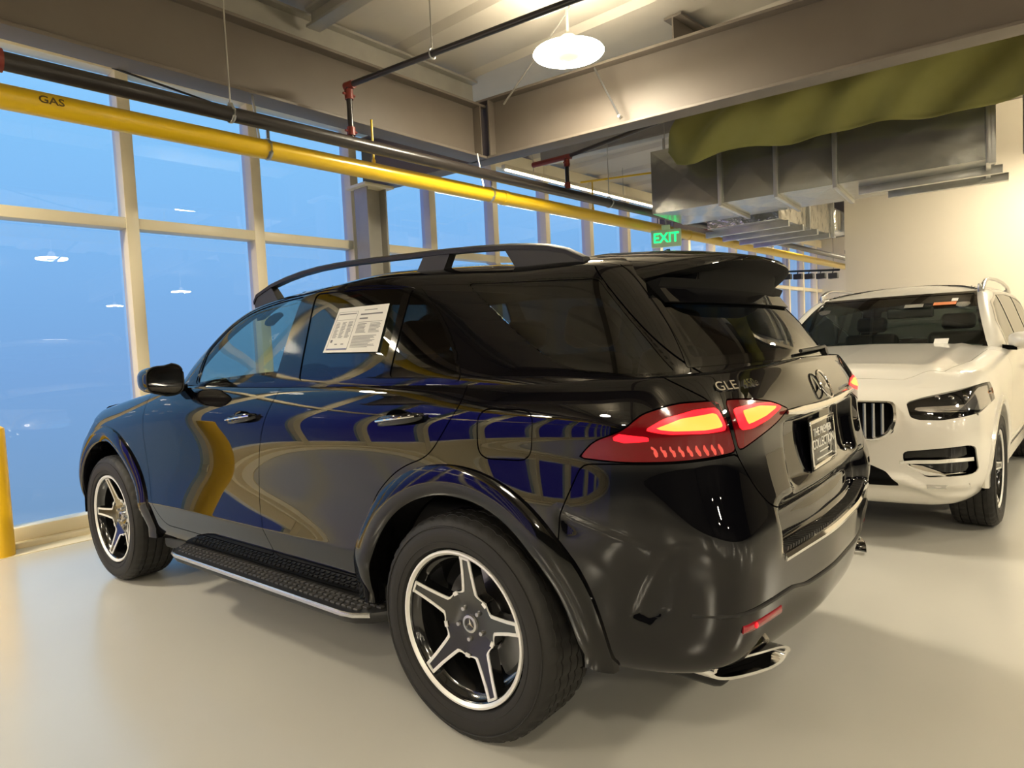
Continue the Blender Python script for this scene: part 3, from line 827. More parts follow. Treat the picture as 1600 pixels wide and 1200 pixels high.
    for y in np.linspace(-.61, .61, 41):
        e = abs(y) / .61
        xr_ = -.775 + .215 * e ** 3.2; zt = 1.632 - .072 * e ** 2.6
        x0 = -.36
        q0 = gbv.ray_cast(Vector((x0, y * .985, 3)), Vector((0, 0, -1)))[0]; z0 = (q0.z if q0 else 1.64) + .003
        g1 = rear_x(gbv, y * .97, 1.515, -.55); g2 = rear_x(gbv, y * .97, 1.462, -.60)
        sec = []
        for k in range(6):
            u = k / 5; sec.append((x0 + (xr_ + .012 - x0) * u, y, z0 + (zt + .002 - z0) * u + .012 * math.sin(PI * u) * (1 - e ** 4)))
        sec += [(xr_ + .002, y, zt - .007), (xr_, y, zt - .016), (xr_ + .012, y, zt - .026), (xr_ + .055, y, zt - .040), (min(g1 - .035, xr_ + .14), y, 1.545), (g1 - .022, y, 1.518), (g2 - .006, y, 1.468), (g2 + .03, y, 1.462), (x0 - .02, y, 1.56)]
        secs.append(sec)
    spo = MB().loft(secs).build('roof_spoiler', P, car, 38); spo.data.materials.append(M_['under_black'])
    for p_ in spo.data.polygons:
        if p_.normal.z < .12 and p_.center.x > -.79: p_.material_index = 1
    MB().box(-.745, -.735, -.16, .16, 1.600, 1.612, .003).build('high_brake_light', M_['lamp_red_dark'], car)
    # ---- roof rails
    for sg in (1, -1):
        rp = [(1.66, 1.655), (1.63, 1.690), (1.50, 1.727), (1.37, 1.748), (1.24, 1.762), (1.10, 1.770), (.96, 1.771), (.82, 1.768), (.60, 1.760), (.44, 1.753), (.27, 1.746), (.10, 1.736), (-.06, 1.723), (-.15, 1.712), (-.23, 1.699), (-.30, 1.678), (-.375, 1.640)]
        mb = MB(); secs = []
        for i, (x, z) in enumerate(rp):
            y = .625 * sg
            hgt = .0115
            zz = z - .012
            secs.append([(x, y - .020, zz - hgt), (x, y - .022, zz + hgt * .4), (x, y - .010, zz + hgt), (x, y + .010, zz + hgt), (x, y + .024, zz + hgt * .3), (x, y + .022, zz - hgt)])
        mb.loft(secs)
        for x0, x1, b0, b1 in ((1.64, 1.42, 1.66, 1.50), (.425, .275, .375, .23), (-.09, -.36, -.03, -.37)):
            zt = lambda x: float(np.interp(-x, [-p[0] for p in rp], [p[1] for p in rp])) - .018
            sec2 = []
            for k in range(11):
                u = k / 10; xb_ = x0 + (x1 - x0) * u; xt_ = b0 + (b1 - b0) * u
                q_ = gbv.ray_cast(Vector((xb_, .61 * sg, 2.5)), Vector((0, 0, -1)))[0]; zlo = (q_.z if q_ else 1.6) - .006
                zhi = zt(xt_) + .006
                if zhi < zlo + .004: zhi = zlo + .004
                sec2.append([(xb_, .60 * sg, zlo), (xb_, .645 * sg, zlo - .01), (xt_, .643 * sg, zhi), (xt_, .606 * sg, zhi)])
            mb.loft(sec2)
        mb.build('roof_rail', M_['rail_metal'], car, 40)
    # ---- wheel arch flares
    def flare(cx, cz, r0, r1, a0, a1, sg, bulge, nm, zmin=.36):
        secs = []; n = 56
        for q in range(n + 1):
            a = math.radians(a0 + (a1 - a0) * q / n)
            c, s_ = math.cos(a), math.sin(a); sec = []
            e = min(1, min(q, n - q) / 6)
            R0 = r0; R1 = r1
            def pt(r, o, absolute=None):
                x = cx + r * c; z = max(cz + r * s_, .30)
                y = abs(side_y(bv, x, max(z, .40), sg, .90))
                if y < .6 or x > 3.6: y = .80
                return (x, sg * ((y + o) if absolute is None else absolute), z)
            yo = abs(side_y(bv, cx + R1 * c, max(cz + R1 * s_, .42), sg, .9))
            if yo < .6: yo = .84
            if x_bad(cx + R1 * c): pass
            ym = yo + bulge
            L_ = [(R1, yo - .012), (R1 - .004, yo + .010), (R1 - .022, yo + bulge * .85), (R1 - .055, ym + .003), (R0 + .014, ym + .002), (R0 + .002, ym - .006), (R0, ym - .02), (R0 + .002, ym - .16), (R0 + .012, ym - .16)]
            sec = [(cx + r * c, sg * y, max(cz + r * s_, zmin)) for r, y in L_]
            secs.append(sec)
        return MB().loft(secs).build(nm, M_['piano_black'], car, 45)
    def x_bad(x): return False
    def well(cx, cz, r, sg):
        mb = MB(); secs = []
        for q in range(37):
            a = math.radians(-12 + 204 * q / 36)
            secs.append([(cx + r * math.cos(a), sg * y, max(cz + r * math.sin(a), .38)) for y in (.92, .60)])
        mb.loft(secs, cap=False, closed=False)
        mb.add([(cx + r * math.cos(math.radians(-12 + 204 * q / 36)), sg * .60, max(cz + r * math.sin(math.radians(-12 + 204 * q / 36)), .38)) for q in range(37)], [tuple(range(37))])
        mb.build('wheel_well', M_['dark_void'], car)
    for sg in (1, -1):
        flare(-.01, .39, .470, .578, -2, 182, sg, .022, 'wheel_arch_flare', .385)
        flare(2.955, .39, .494, .590, -2, 184, sg, .020, 'wheel_arch_flare')
        well(-.01, .39, .476, sg); well(2.955, .39, .50, sg)
    # ---- wheels
    for x, sg, rot in ((0, 1, RW), (0, -1, .3), (2.995, 1, FW), (2.995, -1, 1.0)):
        make_wheel(car, (x, sg * .818 if x == 0 else sg * .806, .393), sg, R=.393, rim=.272, rot=rot)
    # ---- running boards
    for sg in (1, -1):
        n = 30; secs = []; st_ = []
        for q in range(n + 1):
            t = q / n; x = 2.13 - 1.74 * t
            e = min(1, min(t, 1 - t) / .10); e = math.sin(e * PI / 2) ** .7
            yo = (.885 + .125 * e) * sg
            secs.append([(x, .80 * sg, .300), (x, yo - .01 * sg, .315), (x, yo, .330), (x, yo, .345), (x, yo - .008 * sg, .356), (x, .82 * sg, .374)])
            st_.append((x, yo + .001 * sg, .350))
        rbd = MB().loft(secs).build('running_board', M_['black_plastic'], car, 35)
        MB().tube(st_[1:-1], .008, 8, flat=(.9, 1.3)).build('silver_trim', M_['satin_silver'], rbd)
        stud = MB()
        for i in range(44):
            x = 2.02 - i * .0365
            for j, (ya, yb) in enumerate(((.898, .920), (.926, .948), (.954, .976))):
                t = (2.13 - x) / 1.74; e = min(1, min(t, 1 - t) / .10); e = math.sin(e * PI / 2) ** .7
                if yb > .87 + .115 * e: continue
                z = .374 - (ya - .82) / .182 * .018
                o = .012 * (j % 2)
                stud.box(x - .013 + o, x + .013 + o, ya * sg, yb * sg, z - .004, z + .0045, .0015)
        stud.build('rubber_studs', M_['stud_rubber'], rbd)
        # sill behind the board
        MB().box(.40, 2.40, .80 * sg, .875 * sg, .29, .44, .02).build('sill', M_['black_plastic'], car)
    # ---- mirrors
    for sg in (1, -1):
        secs = []
        cx, cy, cz = 1.945, 1.035 * sg, 1.262
        for q in range(13):
            t = q / 12                                   # 0 = rear rim, 1 = front nose
            s_ = (1 - t ** 2.6) ** .5 if t < 1 else .04; s_ = max(s_, .06)
            sec = []
            for k in range(28):
                a = 2 * PI * k / 28; ca, sa = math.cos(a), math.sin(a)
                yy = math.copysign(abs(ca) ** .62, ca) * .090; zz = math.copysign(abs(sa) ** .62, sa) * .080
                if yy * 1 > 0: zz *= .86
                sec.append((cx - .085 + .19 * t, cy + sg * yy * s_ + sg * .012 * t, cz + zz * s_ + .004))
            secs.append(sec)
        mm = MB().loft(secs).build('side_mirror', P, car, 50)
        s0 = [(p[0] - .003, cy + (p[1] - cy) * .93, cz + (p[2] - cz) * .90) for p in secs[0]]
        MB().add(s0, [tuple(range(28))]).build('mirror_glass_panel', M_['chrome'] if False else mirror_mat(), mm)
        rimp = [(p[0] - .002, p[1], p[2]) for p in secs[0]] + [(secs[0][0][0] - .002, secs[0][0][1], secs[0][0][2])]
        MB().tube(rimp, .004, 8).build('mirror_rim', M_['black_plastic'], mm)
        MB().loft([[(cx - .03, .90 * sg, 1.20), (cx + .06, .90 * sg, 1.20), (cx + .06, .90 * sg, 1.235), (cx - .03, .90 * sg, 1.235)],
                   [(cx - .02, .98 * sg, 1.195), (cx + .06, .98 * sg, 1.195), (cx + .06, .98 * sg, 1.235), (cx - .02, .98 * sg, 1.235)]]).build('mirror_arm', M_['piano_black'], mm, 30)
    # ---- exhausts, step plate, reflectors, park sensors
    for sg in (1, -1):
        secs = []
        yc0, yc1 = .80, .50
        for ring_ in range(4):
            sec = []
            off = (0, -.012, -.010, .07)[ring_]; sc = (1.0, 1.0, .78, .74)[ring_]
            for k in range(32):
                a = 2 * PI * k / 32; ca, sa = math.cos(a), math.sin(a)
                yy = .665 + math.copysign(abs(ca) ** .6, ca) * .125 * (1 - .12 * (1 - sc) * 3 if ring_ > 1 else 1)
                zz = .408 + math.copysign(abs(sa) ** .8, sa) * .034 * sc
                xr_ = -.968 + .15 * max(0, (yy - .50) / .30) ** 1.6
                sec.append((xr_ + off + .010 * (sa < 0), sg * yy, zz))
            secs.append(sec)
        ext = MB().loft([[(p[0] + .10, p[1], p[2]) for p in secs[0]], secs[0], secs[1], secs[2], secs[3]], cap=False).build('exhaust_tip', M_['chrome'], car, 50)
        MB().add([(p[0] - .03, p[1], p[2]) for p in secs[3]], [tuple(range(32))]).build('exhaust_opening', M_['dark_void'], ext)
        zr_ = .545
        rp_ = [(rear_x(bv, y * sg, zr_) - .001, y * sg, zr_) for y in np.linspace(.57, .77, 9)]
        MB().tube(rp_, .011, 8, flat=(.35, 1.2)).build('rear_reflector', M_['reflector_red'], car)
    yy_ = .72; MB().lathe([(0, .004), (.006, .003), (.008, 0)], n=12, M=frame_M((rear_x(bv, yy_, .545) - .005, yy_, .545), (0, -1, 0), (0, 0, 1))).build('painted_glint', M_['lamp_glow_red'], rbo)  # glint painted as a small glowing disc; the reflector is no lamp
    ys = np.linspace(-.57, .57, 45); sp_ = []; secs = []
    for y in ys:
        x = rear_x(bv, y, .688); e = (abs(y) / .57) ** 6
        w_ = .075 * (1 - .8 * e)
        secs.append([(x - .004, y, .690), (x - .006, y, .700), (x - .001, y, .712), (x + w_, y, .716), (x + w_, y, .700)])
    stp = MB().loft(secs).build('rear_step_plate', M_['chrome'], car, 30)
    rb_ = MB()
    for y in np.linspace(-.52, .52, 53):
        x = rear_x(bv, y, .688)
        rb_.box(x + .012, x + .060, y - .006, y + .006, .711, .7195, .001)
    rb_.build('step_ribs', M_['rubber'], stp)
    # bumper details: lower crease lip and pads
    lip = [];
    secs = []
    for y in np.linspace(-.86, .86, 49):
        zc = .590 + .020 * sstep(.50, .60, abs(y)) * 0
        zc = .570 + .022 * float(sstep(.38, .52, abs(y)))
        x = rear_x(bv, y, zc, -.8)
        secs.append([(x + .01, y, zc + .012), (x - .006, y, zc + .004), (x - .006, y, zc - .002), (x + .01, y, zc - .010)])
    MB().loft(secs).build('bumper_lip', M_['black_plastic'], rbo, 30)
    # under-body and cabin
    MB().box(-.80, 3.5, -.62, .62, .26, .42, .04).build('underbody', M_['black_plastic'], car)
    cab = MB().box(-.62, 2.05, -.78, .78, .45, .78, .03); cab.box(-.75, -.1, -.70, .70, .78, 1.02, .03)
    cab.build('cabin_floor', M_['cabin_trim'], car)
    ds = MB().box(1.72, 2.12, -.78, .78, .90, 1.17, .05); ds.box(1.66, 1.80, .12, .66, 1.06, 1.22, .04); ds.build('dashboard', M_['cabin_trim'], car)
    for sg in (1, -1):
        for x0, hz in ((.88, 1.32), (-.02, 1.28)):
            if x0 < .5 and False: continue
            se = MB(); y0 = .38 * sg
            se.box(x0 - .02, x0 + .50, y0 - .25, y0 + .25, .62, .82, .06)
            Mb = Matrix.Translation((x0, y0, .72)) @ Matrix.Rotation(math.radians(-14), 4, 'Y')
            se.box(-.13, .02, -.25, .25, .0, .62, .055, M=Mb)
            st2 = se.build('front_seat' if x0 > .5 else 'rear_seat', M_['leather'], car, 50)
            MB().box(-.10, .01, -.14, .14, .645, .80, .045, M=Mb).build('headrest', M_['leather'], st2, 50)
    sw = MB().tube([(1.60 + .05 * math.sin(a) * .9 * -1, .38 + .185 * math.cos(a), 1.13 + .165 * math.sin(a)) for a in np.linspace(0, 2 * PI, 37)], .015, 10)
    sw.box(1.60, 1.64, .22, .54, 1.11, 1.15, .012); sw.box(1.60, 1.66, .32, .44, 1.06, 1.18, .02)
    sw.build('steering_wheel', M_['leather'], car)
    MB().box(1.50, 1.54, -.12, .12, 1.535, 1.60, .015).build('interior_mirror', M_['cabin_trim'], car)
    return car, bv, gbv

def mirror_mat():
    if 'mirror_face' not in M_: mat('mirror_face', (.55, .56, .58), .03, 1)
    return M_['mirror_face']
# ------------------------------------------------------------------ white SUV
def build_xc():
    car = thing('white_suv', 'white SUV with upright barred grille and an orange windshield sticker behind it', 'car', (CAR2[0], CAR2[1], 0), CAR2[2])
    L = [
        (.22, .30, .35, .60, .70, .60, 3.60, -.70, 1),
        (.23, .33, .38, .84, .86, .84, 3.80, -1.00, 1),
        (.31, .40, .45, .91, .91, .91, 3.865, -1.06, 1),
        (.42, .50, .55, .94, .935, .94, 3.89, -1.08, 1),
        (.54, .62, .66, .95, .94, .95, 3.895, -1.07, 1),
        (.66, .74, .78, .95, .94, .955, 3.89, -1.04, .6),
        (.77, .86, .90, .945, .945, .955, 3.88, -1.03, .3),
        (.87, .96, 1.0, .93, .955, .95, 3.86, -1.03, 0),
        (.94, 1.04, 1.08, .905, .955, .94, 3.82, -1.02, 0),
        (.985, 1.11, 1.15, .88, .94, .925, 3.75, -1.0, 0),
        (1.015, 1.16, 1.19, .855, .92, .905, 3.66, -.97, 0),
    ]
    rings = []
    for a in L:
        r = lower_ring(*a)
        r = [(x, y * (1 + .03 * (2 <= i <= 3)), z) for i, (x, y, z) in enumerate(r)]
        r[3] = (r[3][0] + .04, r[3][1] * 1.03, r[3][2]); r[4] = (r[4][0] + .06, r[4][1] * 1.0, r[4][2])
        rings.append(r)
    top = rings[-1]
    for sc, dz, fx in ((.965, .012, .04), (.90, .03, .10), (.65, .055, .16), (.33, .07, .18), (0, .075, .19)):
        rings.append([(x - fx * (1 if i < 5 else 0) * (1 - i / 5), y * sc, z + dz * (1 if x > 1.9 else .3)) for i, (x, y, z) in enumerate(top)])
    def disp(G):
        x, y, z = G[..., 0], G[..., 1], G[..., 2]; ay = np.abs(y); fr = x > 3.3
        # ridge in the lower bumper, running out and up to the fog pocket
        ridge = .43 - .10 * sstep(.50, .74, ay)
        G[..., 0] += .030 * np.exp(-((z - ridge) / .030) ** 2) * fr * (1 - sstep(.80, .9, ay))
        G[..., 0] -= .05 * (1 - sstep(.34, .40, z)) * fr
        # bonnet creases
        G[..., 2] += .014 * np.exp(-((ay - .62 - .0 * x) / .05) ** 2) * (x > 2.2) * (z > .98)
        return G
    body = loft_sheet(rings, 12, 8, disp)
    bv = body.join(body.mirror()).bvh()
    def gring(cx, cz, ax, w, wr, rcx, rx, zA, zm, zr, rz, shr=1.0):
        pts = [(cx, 0, cz), (cx - .025, .30 * shr, cz), (cx - .09, .58 * shr, (cz + zA) / 2), (ax + .10 + (cx - ax) * .10, w * .90, zA), (ax, w * .975, zA)]
        for i, x in enumerate(np.linspace(ax - .13, rcx + .28, 11)):
            t = i / 10; z = zA + (zm - zA) * min(1, t * 3) if t < .34 else zm + (zr - zm) * ((t - .34) / .66) ** 1.4
            pts.append((x, w * (.99 + .01 * min(1, t * 5)) + (wr + .015 - w) * t ** 2.2, z))
        pts += [(rcx + .12, wr, zr), (rcx, wr - .035, zr), (rcx - .075, wr - .13, (zr + rz) / 2), (rx + .02, .42 * wr / .84, rz), (rx + .004, .2, rz), (rx, 0, rz)]
        return pts
    GR = [
        gring(2.36, 1.12, 2.14, .900, .885, -.80, -.98, 1.13, 1.13, 1.14, 1.15),
        gring(2.30, 1.16, 2.09, .892, .875, -.80, -.96, 1.17, 1.18, 1.19, 1.19),
        gring(2.12, 1.28, 1.96, .855, .845, -.78, -.92, 1.29, 1.29, 1.29, 1.29),
        gring(1.92, 1.41, 1.79, .812, .805, -.74, -.86, 1.41, 1.41, 1.41, 1.41),
        gring(1.70, 1.54, 1.60, .770, .765, -.70, -.79, 1.53, 1.54, 1.53, 1.53),
        gring(1.50, 1.625, 1.42, .738, .735, -.66, -.73, 1.61, 1.62, 1.60, 1.60),
        gring(1.34, 1.675, 1.27, .700, .695, -.62, -.70, 1.655, 1.67, 1.65, 1.65),
        gring(1.18, 1.71, 1.12, .60, .60, -.58, -.66, 1.69, 1.705, 1.69, 1.69, .9),
        gring(1.05, 1.735, 1.0, .45, .45, -.54, -.6, 1.72, 1.73, 1.71, 1.71, .7),
        gring(.93, 1.744, .90, .22, .22, -.48, -.54, 1.741, 1.742, 1.72, 1.72, .3),
        gring(.78, 1.748, .76, .0, .0, -.36, -.44, 1.748, 1.748, 1.725, 1.725, 0),
    ]
    GR[-1] = [(x, 0, z) for x, y, z in GR[-1]]
    gh = loft_sheet(GR, 10, 7); gbv = gh.join(gh.mirror()).bvh()
    P = M_['white_paint']; SX = lambda V: (V[:, 0], V[:, 2])
    arch_r = lambda V: np.where(V[:, 1] > .45, .445 - np.hypot(V[:, 0], V[:, 2] - .38), -1.)
    arch_f = lambda V: np.where(V[:, 1] > .45, .445 - np.hypot(V[:, 0] - 2.984, V[:, 2] - .38), -1.)
    foot = sdf([(2.16, -.1), (2.16, .5), (2.06, .80), (1.8, .862), (0, .862), (-.65, .85), (-.86, .70), (-.93, .4), (-.935, -.1)])
    base = body.clip(arch_r).clip(arch_f).clip(lambda V: np.where(V[:, 2] > 1.05, -foot(V[:, 0], V[:, 1]), -1.))
    in_side = lambda V, f: np.where((V[:, 1] > .6) & (V[:, 0] < 3.2), f, 1.)
    fd = sdf(rounded([(2.36, 1.3), (2.38, .9), (2.34, .60), (2.22, .45), (1.22, .45), (1.22, 1.3)], .06))
    rd = sdf(rounded([(1.22, 1.3), (1.22, .45), (.50, .45), (.46, .70), (.20, .95), (.02, 1.15), (-.02, 1.3)], .06))
    hood = sdf([(3.62, -.1), (3.60, .50), (3.45, .70), (3.0, .78), (2.35, .80), (2.2, .80), (2.1, -.1)])
    YZ = lambda V: (V[:, 1], V[:, 2])
    fr = lambda V, f: np.where(V[:, 0] > 3.25, f, 1.)
    hl = sdf(rounded([(.555, .895), (.58, .81), (.62, .795), (.74, .795), (.90, .825), (.985, .955), (.90, .985), (.76, .955), (.62, .920)], .012))
    pk = sdf(rounded([(.545, .600), (.545, .545), (.66, .452), (.88, .470), (.895, .49), (.885, .63), (.86, .642)], .015))
    ci = sdf(rounded([(-.1, .515), (.36, .515), (.45, .475), (.53, .392), (.45, .385), (-.1, .385)], .01))
    gcut = sdf([(-.49, .70), (-.42, .672), (.42, .672), (.49, .715), (.507, .80), (.492, .897), (-.492, .897)])
    f_fd = lambda V: in_side(V, fd(*SX(V))); f_rd = lambda V: in_side(V, rd(*SX(V)))
    f_hd = lambda V: np.where(V[:, 2] > .95, hood(V[:, 0], V[:, 1]), 1.)
    f_hl = lambda V: fr(V, hl(*YZ(V))); f_pk = lambda V: fr(V, pk(*YZ(V)))
    g = .0022; D = .014
    shell = base
    f_gc = lambda V: fr(V, gcut(*YZ(V)))
    for f in (f_fd, f_rd, f_hd, f_hl, f_pk, f_gc): shell = shell.clip(lambda V, f=f: g - f(V))
    dlo = sdf(rounded([(1.98, 1.175), (1.88, 1.36), (1.62, 1.53), (1.30, 1.605), (.6, 1.625), (-.2, 1.60), (-.50, 1.55), (-.68, 1.30), (-.62, 1.20), (.6, 1.18)], .04))
    f_dlo = lambda V: np.where((V[:, 1] > .5) & (V[:, 0] < 2.3) & (V[:, 0] > -.75), dlo(*SX(V)), 1.)
    def f_ws(V):
        x, y, z = V[:, 0], V[:, 1], V[:, 2]; yl = .785 - (z - 1.17) * .36
        return np.where(x > 1.0, np.maximum.reduce([y - yl, 1.165 - z, z - 1.640]), 1.)
    def f_rw(V):
        x, y, z = V[:, 0], V[:, 1], V[:, 2]
        return np.where(x < -.6, np.maximum.reduce([y - .70 + (z - 1.25) * .3, 1.22 - z, z - 1.56]), 1.)
    gs = gh
    for f in (f_dlo, f_ws, f_rw): gs = gs.clip(lambda V, f=f: -f(V))
    s = shell.join(gs); s.join(s.mirror()).build('body_shell', P, car, rim=D)
    inner = base.clip(lambda V: -f_gc(V)).clip(lambda V: -f_pk(V)).offset(-.016).join(gs.offset(-.016)); inner.join(inner.mirror()).build('inner_panels', M_['dark_void'], car)
    for nm, f in (('front_door', f_fd), ('rear_door', f_rd)):
        d = base.clip(lambda V, f=f: f(V) + g)
        for sg in (1, -1):
            dd = (d if sg > 0 else d.mirror()).build(nm, P, car, rim=D)
            hx, hz = (1.42, .99) if nm == 'front_door' else (.35, 1.01)
            hy = side_y(bv, hx, hz, sg)
            MB().box(hx - .10, hx + .10, min(hy, hy + sg * .045), max(hy, hy + sg * .045), hz - .017, hz + .017, .014).build('door_handle', P, dd, 50)
    h = base.clip(lambda V: f_hd(V) + g); h.join(h.mirror()).build('hood', P, car, rim=D)
    wn = gh.clip(f_dlo)
    w1 = wn.clip(lambda V: np.abs(V[:, 0] - 1.20) * -1 + .04).clip(lambda V: np.abs(V[:, 0] - .15) * -1 + .04)
    for sg in (1, -1): (w1 if sg > 0 else w1.mirror()).build('side_window', M_['privacy_glass'], car, rim=.004, off=-.003)
    pil = gh.clip(f_dlo).clip(lambda V: np.minimum(np.abs(V[:, 0] - 1.20), np.abs(V[:, 0] - .15)) - .04)
    [c_.build('window_pillar_trim', M_['piano_black'], car, rim=.004) for c_ in (pil, pil.mirror())]
    band = gh.clip(lambda V: np.where(V[:, 1] > .5, np.abs(dlo(*SX(V))) - .009, 1.))
    [c_.build('window_surround', M_['satin_silver'], car, rim=.006, off=.003) for c_ in (band, band.mirror())]
    w = gh.clip(f_ws); wso = w.join(w.mirror()).build('windshield', M_['windshield_glass'], car, rim=.004, off=-.003)
    bd = gh.clip(lambda V: np.where(V[:, 0] > 1.0, np.abs(f_ws(V) + .008) - .010, 1.))
    bd.join(bd.mirror()).build('windshield_seal', M_['piano_black'], car, rim=.003, off=.001)
    w = gh.clip(f_rw); w.join(w.mirror()).build('rear_window', M_['privacy_glass'], car, rim=.004, off=-.003)
    # stickers and mirror base inside the windshield
    def wpt(y, z):
        q = gbv.ray_cast(Vector((6, y, z)), Vector((-1, 0, 0)))[0]; return q
    def sticker(nm, y0, y1, z0, z1, m, off=.004):
        a, b, c, d = [wpt(y, z) for y, z in ((y0, z0), (y1, z0), (y1, z1), (y0, z1))]
        n = (b - a).cross(d - a).normalized(); n = n if n.x > 0 else -n
        V = [p + n * off for p in (a, b, c, d)] + [p + n * (off + .0015) for p in (a, b, c, d)]
        MB().add(V, [(0, 1, 2, 3), (4, 5, 6, 7), (0, 1, 5, 4), (1, 2, 6, 5), (2, 3, 7, 6), (3, 0, 4, 7)]).build(nm, m, wso, flat=True)
    sticker('orange_sticker', .34, .50, 1.525, 1.550, M_['sticker_orange'])
    sticker('white_sticker', .46, .505, 1.555, 1.580, M_['paper'])
    sticker('white_sticker', .425, .52, 1.205, 1.245, M_['paper'])
    sticker('grey_sticker', .13, .27, 1.515, 1.545, M_['lens_grey'])
    MB().box(1.62, 1.67, -.02, .34, 1.43, 1.52, .02).build('interior_mirror', M_['black_plastic'], car)
    MB().box(1.75, 2.2, -.75, .75, .85, 1.13, .05).build('dashboard', M_['cabin_trim'], car)
    MB().box(-.7, 2.1, -.78, .78, .42, .80, .03).build('cabin_floor', M_['cabin_trim'], car)
    MB().box(-.95, 3.5, -.60, .60, .25, .45, .04).build('underbody', M_['black_plastic'], car)
    for sg in (1, -1):
        se = MB(); y0 = .38 * sg; se.box(.86, 1.38, y0 - .25, y0 + .25, .60, .80, .06)
        Mb = Matrix.Translation((.88, y0, .70)) @ Matrix.Rotation(math.radians(-14), 4, 'Y'); se.box(-.13, .02, -.25, .25, 0, .62, .055, M=Mb)
        st = se.build('front_seat', M_['leather'], car, 50); MB().box(-.10, .01, -.14, .14, .645, .80, .045, M=Mb).build('headrest', M_['leather'], st, 50)
    # grille
    gx = 3.905
    G0 = MB(); out = rounded([(-.50, .905), (.50, .905), (.515, .80), (.49, .71), (.42, .665), (-.42, .665), (-.49, .71), (-.515, .80)], .04, 5)
    inn = [(y * .945, .785 + (z - .785) * .86) for y, z in out]
    def fx(y, z): return front_x(bv, y, z, 3.85)
    n = len(out); secs = []
    for i in range(n + 1):
        (y, z), (a, b) = out[i % n], inn[i % n]; x = fx(y * .98, z) 
        secs.append([(x - .02, y, z), (x + .022, y, z), (x + .026, (y + a) / 2, (z + b) / 2), (x + .012, a, b), (x - .03, a, b)])
    gf = MB().loft(secs, cap=False).build('grille_frame', M_['chrome'], car, 40)
    gb = base.clip(lambda V: f_gc(V) - .01).offset(-.035); gb.join(gb.mirror()).build('grille_back', M_['dark_void'], gf)
    for k in range(-9, 10):
        y = k * .0485
        x = fx(y, .78)
        lo, hi = .675 + max(0, abs(y) - .40) * .35, .892
        MB().loft([[(x + .004, y - .008, z), (x + .016, y - .009, z), (x + .020, y, z), (x + .016, y + .009, z), (x + .004, y + .008, z)] for z in (lo, hi)]).build('grille_bar', M_['satin_silver'], gf, 30)
    # head lamps, pockets and blades
    for sg in (1, -1):
        a = base.clip(lambda V: f_hl(V) + g); a = a if sg > 0 else a.mirror()
        ho = a.offset(-.02).build('headlamp', M_['piano_black'], car)
        def bandp(nm, poly, m, off, rim=.01):
            f = sdf(rounded(poly, .006)); z = base.clip(lambda V: fr(V, f(*YZ(V)))); z = z if sg > 0 else z.mirror()
            return z.build(nm, m, ho, rim=rim, off=off)
        bandp('daylight_bar', [(.60, .868), (.84, .880), (.875, .965), (.905, .970), (.93, .86), (.90, .838), (.86, .850), (.60, .845)], M_['lens_grey'], .0, .02)
        bandp('chrome_bezel', [(.60, .842), (.86, .846), (.86, .838), (.60, .834)], M_['chrome'], .002)
        bandp('amber_marker', [(.925, .962), (.975, .955), (.94, .90), (.91, .925)], M_['amber'], .001)
        for yy in (.70, .765, .83):
            x = fx(yy * sg, .915); MB().lathe([(0, .0), (.014, .001), (.020, .012), (.022, .012)], n=20, M=frame_M((x - .022, yy * sg, .912), (0, -1, 0), (0, 0, 1))).build('projector', M_['chrome'], ho, 30)
        for yy in (.67, .74, .81, .88):
            x = fx(yy * sg, .815); MB().lathe([(0, .0), (.008, .001), (.013, .008), (.015, .008)], n=16, M=frame_M((x - .02, yy * sg, .815), (0, -1, 0), (0, 0, 1))).build('projector', M_['chrome'], ho, 30)
        a.build('headlamp_cover', M_['clear_lens'], ho, off=.001, rim=.003)
        a = base.clip(lambda V: f_pk(V) + g); a = a if sg > 0 else a.mirror()
        po = a.offset(-.03).rim(-.03).build('air_pocket', M_['piano_black'], car)
        def pt(y, z, o): return (fx(y * sg, z) + o, y * sg, z)
        MB().loft([[pt(y, z + .016, -.012), pt(y, z + .008, .008), pt(y, z - .016, -.004), pt(y, z - .018, -.02)] for y, z in ((.525, .532), (.60, .545), (.72, .552), (.88, .562))]).build('chrome_blade', M_['chrome'], po, 30)
        MB().loft([[pt(y, z + w_, -.010), pt(y, z + w_ * .5, .004), pt(y, z - .006, -.002), pt(y, z - .008, -.02)] for y, z, w_ in ((.56, .520, .006), (.64, .468, .05), (.75, .462, .012), (.885, .474, .010))]).build('chrome_blade', M_['chrome'], po, 30)
        MB().loft([[pt(y, z + .014, -.004), pt(y, z + .012, .006), pt(y, z - .012, .004), pt(y, z - .014, -.006)] for y, z in ((.66, .392), (.75, .392), (.86, .400))]).build('fog_strip', M_['lens_grey'], car, 30)
    a = base.clip(lambda V: fr(V, ci(*YZ(V)))); a.join(a.mirror()).build('lower_intake', M_['dark_void'], car, rim=.003, off=.003)
